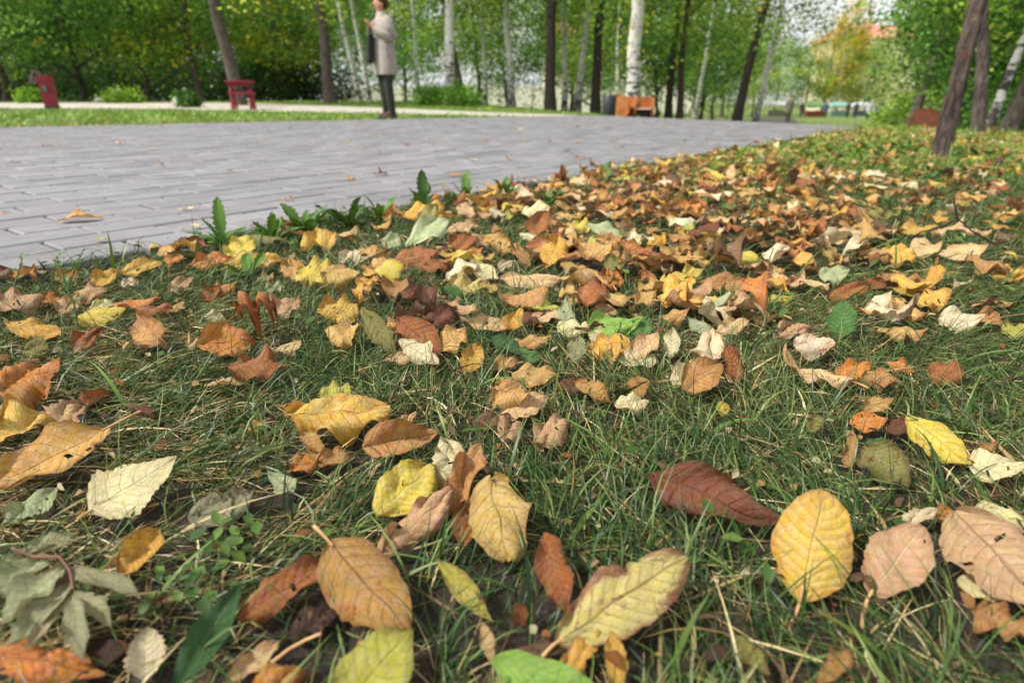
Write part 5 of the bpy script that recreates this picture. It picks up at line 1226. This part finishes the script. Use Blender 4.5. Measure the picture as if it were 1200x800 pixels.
# round sided wooden seats
def panel(name, r, th, mat, parent, loc, rot):
    bm = bmesh.new(); n = 28; prof = []
    for i in range(n):
        a = i / n * 2 * math.pi - math.pi / 2
        prof.append((r * math.cos(a), max(r * math.sin(a), -r * .82)))
    fr = [bm.verts.new((x, -th / 2, z)) for x, z in prof]; bk = [bm.verts.new((x, th / 2, z)) for x, z in prof]
    bm.faces.new(fr); bm.faces.new(bk[::-1])
    for i in range(n): bm.faces.new((fr[i], fr[(i + 1) % n], bk[(i + 1) % n], bk[i]))
    bmesh.ops.recalc_face_normals(bm, faces=bm.faces); me = bpy.data.meshes.new(name); bm.to_mesh(me); bm.free()
    o = link(name, me, mat, parent); o.location = loc; o.rotation_euler = rot; return o
def wavy_back(name, w_, h, th, mat, parent, loc):
    bm = bmesh.new(); n = 24; top = [(-w_ / 2 + w_ * i / n, h * (.86 + .14 * abs(math.sin(2 * math.pi * i / n)))) for i in range(n + 1)]
    prof = [(-w_ / 2, 0)] + top + [(w_ / 2, 0)]
    fr = [bm.verts.new((x, -th / 2, z)) for x, z in prof]; bk = [bm.verts.new((x, th / 2, z)) for x, z in prof]; m = len(prof)
    bm.faces.new(fr); bm.faces.new(bk[::-1])
    for i in range(m): bm.faces.new((fr[i], fr[(i + 1) % m], bk[(i + 1) % m], bk[i]))
    bmesh.ops.recalc_face_normals(bm, faces=bm.faces); me = bpy.data.meshes.new(name); bm.to_mesh(me); bm.free()
    o = link(name, me, mat, parent); o.location = loc; return o
def wooden_seat(px, d, rz, label, k=1., w_=.5, mat=M_WOOD):
    t = empty('wooden_seat', at(px, d), rz); tag(t, label, 'bench', None); t.scale = (k, k, k)
    for sx in (-1, 1): panel('side_panel', .27, .045, mat, t, (sx * (w_ / 2 + .024), 0, .225), (0, 0, R(90)))
    wavy_back('backrest', w_, .34, .04, mat, t, (0, .17, .18))
    for j in range(3): box('seat_slat', w_ - .004, .10, .035, (0, -.16 + j * .115, .245), M_WOODT, t)
    box('under_seat_shadow', w_ - .004, .03, .2, (0, .1, .12), M_DARK, t)  # dark board standing in for the shadow beneath the seat
    return t
wooden_seat(753, 14.4, R(-8), 'orange wooden seat with a wavy back in front of the thick birch', .95, .36)
wooden_seat(730, 14.4, R(50), 'orange wooden seat turned sideways next to the black bin', .95, .3)
wooden_seat(1080, 9.0, R(57), 'brown wooden seat with round sides behind the leaning tree', .74, .42, M_WOODD)
t = empty('black_bin', at(713, 13.6)); tag(t, 'black litter bin beside the sideways wooden seat', 'litter bin')
v, f = tube([(0, 0, .02), (0, 0, .05), (0, 0, .42), (0, 0, .44)], [.125, .14, .15, .13], 16); link('body', np_mesh('body', v, f), M_DARK, t)
v, f = tube([(0, 0, .435), (0, 0, .45), (0, 0, .452)], [.125, .09, .0], 16); link('liner', np_mesh('liner', v, f), simple_mat('black_liner', (20, 20, 22), (34, 34, 36), 20), t)
box('foot', .14, .14, .03, (0, 0, .012), M_DARK, t)

# ------------------------------------------------------------------ people
M_SKIN = simple_mat('skin', (214, 160, 132), (196, 140, 114), 14, .55)
M_HAIR = simple_mat('brown_hair', (64, 36, 28), (44, 26, 22), 60, .6, .4, .004)
M_COAT = simple_mat('light_grey_parka', (174, 166, 157), (150, 143, 135), 18, .85, .25, .006)
M_TROU = simple_mat('dark_olive_trousers', (58, 60, 52), (44, 46, 42), 20, .85, .2, .005)
M_SHOE = simple_mat('brown_shoe', (78, 56, 50), (56, 40, 38), 30, .6)
M_BAG = simple_mat('black_bag', (16, 15, 16), (30, 28, 30), 20, .6)
def skin_mesh(name, verts, edges, root=0, sub=2):
    me = bpy.data.meshes.new(name); me.from_pydata([v[:3] for v in verts], edges, []); o = bpy.data.objects.new(name, me); COL.objects.link(o)
    o.modifiers.new('s', 'SKIN'); o.modifiers.new('d', 'SUBSURF').levels = sub; o.modifiers['d'].render_levels = sub
    for i, v in enumerate(verts):
        sv = me.skin_vertices[0].data[i]; rr = v[3]; sv.radius = rr if isinstance(rr, tuple) else (rr, rr); sv.use_root = (i == root)
    o.modifiers['s'].use_smooth_shade = True
    dg = bpy.context.evaluated_depsgraph_get(); m2 = bpy.data.meshes.new_from_object(o.evaluated_get(dg)); m2.name = name
    bpy.data.objects.remove(o); bpy.data.meshes.remove(me)
    for p in m2.polygons: p.use_smooth = True
    return m2
def rings(rs, seg=20):
    V, F = [], []
    for (cx, cy, z, rx, ry) in rs:
        for j in range(seg):
            a = j / seg * 2 * math.pi; V.append((cx + rx * math.cos(a), cy + ry * math.sin(a), z))
    for i in range(len(rs) - 1):
        for j in range(seg): F.append((i * seg + j, i * seg + (j + 1) % seg, (i + 1) * seg + (j + 1) % seg, (i + 1) * seg + j))
    return np.array(V, float), np.array(F)
def person(loc, rz, label, mats, arms='chest', bag=True, k=1.):
    coat, trou, shoe, hair = mats
    t = empty('person', loc, rz); tag(t, label, 'person'); t.scale = (k, k, k)
    V, E = [], []
    def add(x, y, z, r, p=None):
        V.append((x, y, z, r)); i = len(V) - 1
        if p is not None: E.append((p, i))
        return i
    pel = add(0, 0, .94, (.13, .10)); sp = add(0, .005, 1.12, (.125, .095), pel); ch = add(0, 0, 1.30, (.15, .105), sp)
    nb = add(0, -.005, 1.43, .07, ch); nk = add(0, .01, 1.50, .052, nb); jaw = add(0, .035, 1.56, (.062, .07), nk); hd = add(0, .03, 1.63, (.076, .09), jaw); tp = add(0, .015, 1.70, (.055, .065), hd)
    add(0, .128, 1.59, .012, hd)
    for s in (-1, 1): add(s * .083, .01, 1.605, .012, hd)
    elbows = {}
    for s in (-1, 1):
        sh = add(s * .165, -.005, 1.39, .06, ch)
        if arms == 'chest':
            el = (s * .235, -.03, 1.12); wr = (s * .07, .185, 1.27 + .03 * (s > 0)); pm = (s * .04, .225, 1.325 + .03 * (s > 0))
        else:
            el = (s * .23, -.03, 1.10); wr = (s * .22, .05, .86); pm = (s * .215, .07, .78)
        e = add(*el, .043, sh); w_ = add(*wr, .027, e); p_ = add(*pm, (.036, .018), w_); elbows[s] = (el, wr)
        dv = np.array(pm) - np.array(wr); dv /= np.linalg.norm(dv); side = np.array([1., 0, 0]) if arms == 'chest' else np.array([0, 1., 0])
        for j, (o_, L) in enumerate(((-.027, .055), (-.010, .065), (.008, .062), (.025, .05))):
            q = np.array(pm) + dv * .03 + side * o_; a_ = add(*q, .0085, p_); q2 = q + dv * L * .5 + np.array([0, .012, -.004]) ; b_ = add(*q2, .008, a_); q3 = q2 + dv * L * .15 - np.array([s * .018, 0, .012]); add(*q3, .007, b_)
        q = np.array(pm) - side * s * .03; a_ = add(*q, .010, p_); add(*(q + dv * .03 - side * s * .012), .009, a_)
        hp = add(s * .09, 0, .88, .085, pel); kn = add(s * .088, .02, .50, .056, hp); an = add(s * .086, -.02, .10, .04, kn); add(s * .095, .11, .045, .034, an)
    link('body', skin_mesh('body', V, E, 0, 1), M_SKIN, t)
    # clothes
    tv = [rings([(0, 0, .99, .16, .125), (0, 0, .90, .17, .13), (0, 0, .82, .165, .125)])]
    for s in (-1, 1): tv.append(rings([(s * .085, 0, .86, .098, .105), (s * .088, .005, .68, .085, .092), (s * .088, .018, .50, .070, .076), (s * .087, .0, .30, .062, .068), (s * .086, -.015, .10, .058, .064), (s * .086, -.015, .075, .05, .056)], 16))
    v, f = merge(tv); link('trousers', np_mesh('trousers', v, f), trou, t)
    cv = [rings([(0, .0, .64, .20, .165), (0, 0, .67, .208, .172), (0, 0, .82, .208, .166), (0, .0, .98, .198, .156), (0, 0, 1.12, .19, .148), (0, 0, 1.26, .198, .145), (0, -.005, 1.36, .195, .13), (0, -.01, 1.42, .15, .105), (0, -.008, 1.46, .09, .085), (0, -.004, 1.50, .082, .082), (0, -.004, 1.505, .07, .07)], 28)]
    for s in (-1, 1):
        el, wr = [np.array(q) for q in elbows[s]]; shp = np.array([s * .15, -.005, 1.385])
        pts = [shp - [s * .03, 0, 0], shp + [s * .03, 0, -.02], shp * .6 + el * .4, el + [0, -.012, .02], el * .9 + wr * .1, el * .45 + wr * .55, wr * .97 + el * .03, wr]
        cv.append(tube(pts, [.075, .088, .080, .072, .070, .060, .052, .045], 14))
    v, f = merge(cv)
    v = v + .006 * np.sin(v[:, [2, 2, 0]] * 46 + 9 * np.sin(v[:, [1, 0, 1]] * 17)) * np.array([1, 1, .2]) + np.random.default_rng(3).normal(0, .0022, v.shape); co = link('coat', np_mesh('coat', v, f), coat, t)
    for s in (-1, 1): box('pocket', .012, .12, .13, (s * .203, .02, .95), coat, co, (0, 0, R(0)), .004)
    v, f = tube([(0.012, .149, 1.40), (.012, .160, 1.2), (.012, .168, .98), (.012, .178, .76)], [.006] * 4, 6); link('zip', np_mesh('zip', v, f), M_GREYM, co)
    for s in (-1, 1):
        v, f = rings([(s * .088, .03, .0, .048, .135), (s * .088, .03, .02, .052, .14), (s * .088, .025, .06, .048, .12), (s * .088, -.005, .10, .045, .07), (s * .088, -.012, .12, .046, .058)], 16)
        so = link('shoe', np_mesh('shoe', v, f), shoe, t)
        v, f = rings([(s * .088, .03, -.002, .052, .140), (s * .088, .03, .016, .055, .143)], 16); link('sole', np_mesh('sole', v, f), M_DARK, so)
    hv, hf = rings([(0, -.045, 1.55, .066, .05), (0, -.038, 1.59, .092, .075), (0, -.022, 1.64, .098, .10), (0, -.002, 1.685, .092, .112), (0, .005, 1.73, .075, .092), (0, .0, 1.76, .04, .05), (0, 0, 1.768, .004, .005)], 18)
    link('hair', np_mesh('hair', hv, hf), hair, t)
    for s in (-1, 1):
        e = ico('eye', .011, 1, 2, 1., M_DARK, t, 0); e.location = (s * .033, .108, 1.632)
    if bag:
        # a dark bag hanging in front from the raised arm
        b = box('shoulder_bag', .10, .10, .40, (0, .235, 1.0), M_BAG, t, (R(5), 0, 0), .03); b['label'] = 'black bag hanging from the hands'
        v, f = tube([(-.02, .235, 1.2), (-.02, .23, 1.30), (.0, .20, 1.38), (.06, .10, 1.43)], [.012] * 4, 6); link('bag_strap', np_mesh('bag_strap', v, f), M_BAG, t)
    return t
person(at(456, 9.0), R(128), 'walker in a light grey parka and dark trousers standing at the path edge', (M_COAT, M_TROU, M_SHOE, M_HAIR), k=.885)
far_m = lambda n, c: simple_mat(n, c, tuple(int(q * .8) for q in c), 12, .85)
M_OL, M_BL, M_RD, M_WH = far_m('olive_jacket', (112, 112, 96)), far_m('blue_jacket', (70, 86, 120)), far_m('red_jacket', (170, 60, 50)), far_m('pale_jacket', (200, 204, 220))
person(at(922.5, 44), R(175), 'distant man in an olive jacket standing on the far paving', (M_OL, M_TROU, M_SHOE, M_HAIR), 'down', False, 1.0)
for px, d, m_, lb in ((966, 72, M_BL, 'far person in blue between the orange planter and green stall'), (992, 74, M_TROU, 'far person in black right of the aqua stall'), (1001, 70, M_TROU, 'far person in dark clothes left of the one in pale jacket'), (1016, 66, M_WH, 'far person in a pale jacket near the bush'), (1026, 68, M_BL, 'far person in blue at the right end of the group'), (938, 74, M_TROU, 'far person in dark clothes behind the distant man')):
    person(at(px, d), R(160 + px % 40), lb, (m_, M_TROU, M_SHOE, M_HAIR), 'down', False, 1.0)

# ------------------------------------------------------------------ distant stalls, wall, building
def stall(px, d, c, cc, label, w_=2.2):
    t = empty('market_stall', at(px, d), R(5)); tag(t, label, 'stall')
    m1 = far_m('stall_cloth', c); m2 = far_m('stall_counter', cc)
    for sx in (-1, 1):
        for sy in (-1, 1): box('post', .05, .05, 1.5, (sx * w_ / 2, sy * .6, .75), M_GREYM, t, None, 0)
    bm = bmesh.new(); a = [bm.verts.new((sx * (w_ / 2 + .15), sy * .8, 1.3)) for sx, sy in ((-1, -1), (1, -1), (1, 1), (-1, 1))]; b = [bm.verts.new((sx * w_ * .35, 0, 1.75)) for sx in (-1, 1)]; lo = [bm.verts.new((v.co.x, v.co.y, 1.12)) for v in a]
    for q in ((a[0], a[1], b[1], b[0]), (a[2], a[3], b[0], b[1]), (a[1], a[2], b[1]), (a[3], a[0], b[0])): bm.faces.new(q)
    for i in range(4): bm.faces.new((lo[i], lo[(i + 1) % 4], a[(i + 1) % 4], a[i]))
    me = bpy.data.meshes.new('canopy'); bm.to_mesh(me); bm.free(); link('canopy', me, m1, t)
    box('counter', w_, .5, .7, (0, -.3, .35), m2, t, None, .02)
stall(908, 82, (206, 204, 190), (150, 146, 128), 'white stall left of the distant man')
stall(952, 78, (104, 142, 80), (140, 70, 42), 'lime green stall with an orange counter')
stall(980, 82, (130, 176, 160), (120, 156, 140), 'aqua stall right of the lime green one')
stall(1006, 86, (190, 200, 200), (90, 104, 112), 'pale stall behind the far group of people')
t = empty('boundary_wall', at(640, 60)); tag(t, 'long white panelled wall seen between the birch trunks', 'wall')
M_WALL = simple_mat('white_render', (244, 240, 228), (228, 222, 206), 3, .9)
for k in range(-6, 5):
    box('panel', 2.9, .12, 2.3, (k * 3.0, 0, 1.15), M_WALL, t, None, .01); box('post', .22, .24, 2.5, (k * 3.0 + 1.5, 0, 1.25), M_WALL, t, None, .01)
M_BRK = simple_mat('cream_wall', (238, 222, 198), (224, 206, 182), 1, .9); M_ROOF = simple_mat('red_roof', (206, 140, 120), (188, 118, 100), 2, .8); M_GLASS = simple_mat('window_glass', (88, 100, 112), (120, 132, 142), 2, .15)
def building(px, d, w_, h, label, rz=0):
    t = empty('apartment_building', at(px, d), rz); tag(t, label, 'building')
    box('wall', w_, 10, h, (0, 5, h / 2), M_BRK, t, None, .05)
    bm = bmesh.new(); a = [bm.verts.new((sx * (w_ / 2 + .5), 5 + sy * 5.5, h + .02)) for sx, sy in ((-1, -1), (1, -1), (1, 1), (-1, 1))]; b = [bm.verts.new((sx * (w_ / 2 - 3), 5, h + 3)) for sx in (-1, 1)]
    for q in ((a[0], a[1], b[1], b[0]), (a[2], a[3], b[0], b[1]), (a[1], a[2], b[1]), (a[3], a[0], b[0]), (a[3], a[2], a[1], a[0])): bm.faces.new(q)
    me = bpy.data.meshes.new('roof'); bm.to_mesh(me); bm.free(); link('roof', me, M_ROOF, t)
    n = int(w_ // 3)
    for i in range(n):
        for z in np.arange(1.8, h - 1, 3.0):
            fr = box('window', 1.3, .14, 1.5, (-w_ / 2 + 1.6 + i * (w_ - 3.2) / max(n - 1, 1), -.02, z), M_WALL, t, None, .02)
            box('pane', 1.1, .04, 1.3, (0, -.07, 0), M_GLASS, fr, None, 0)
building(1040, 128, 26, 13, 'cream apartment house with a red roof above the pale green trees')
building(700, 120, 20, 13, 'cream apartment house glimpsed between the birch crowns')
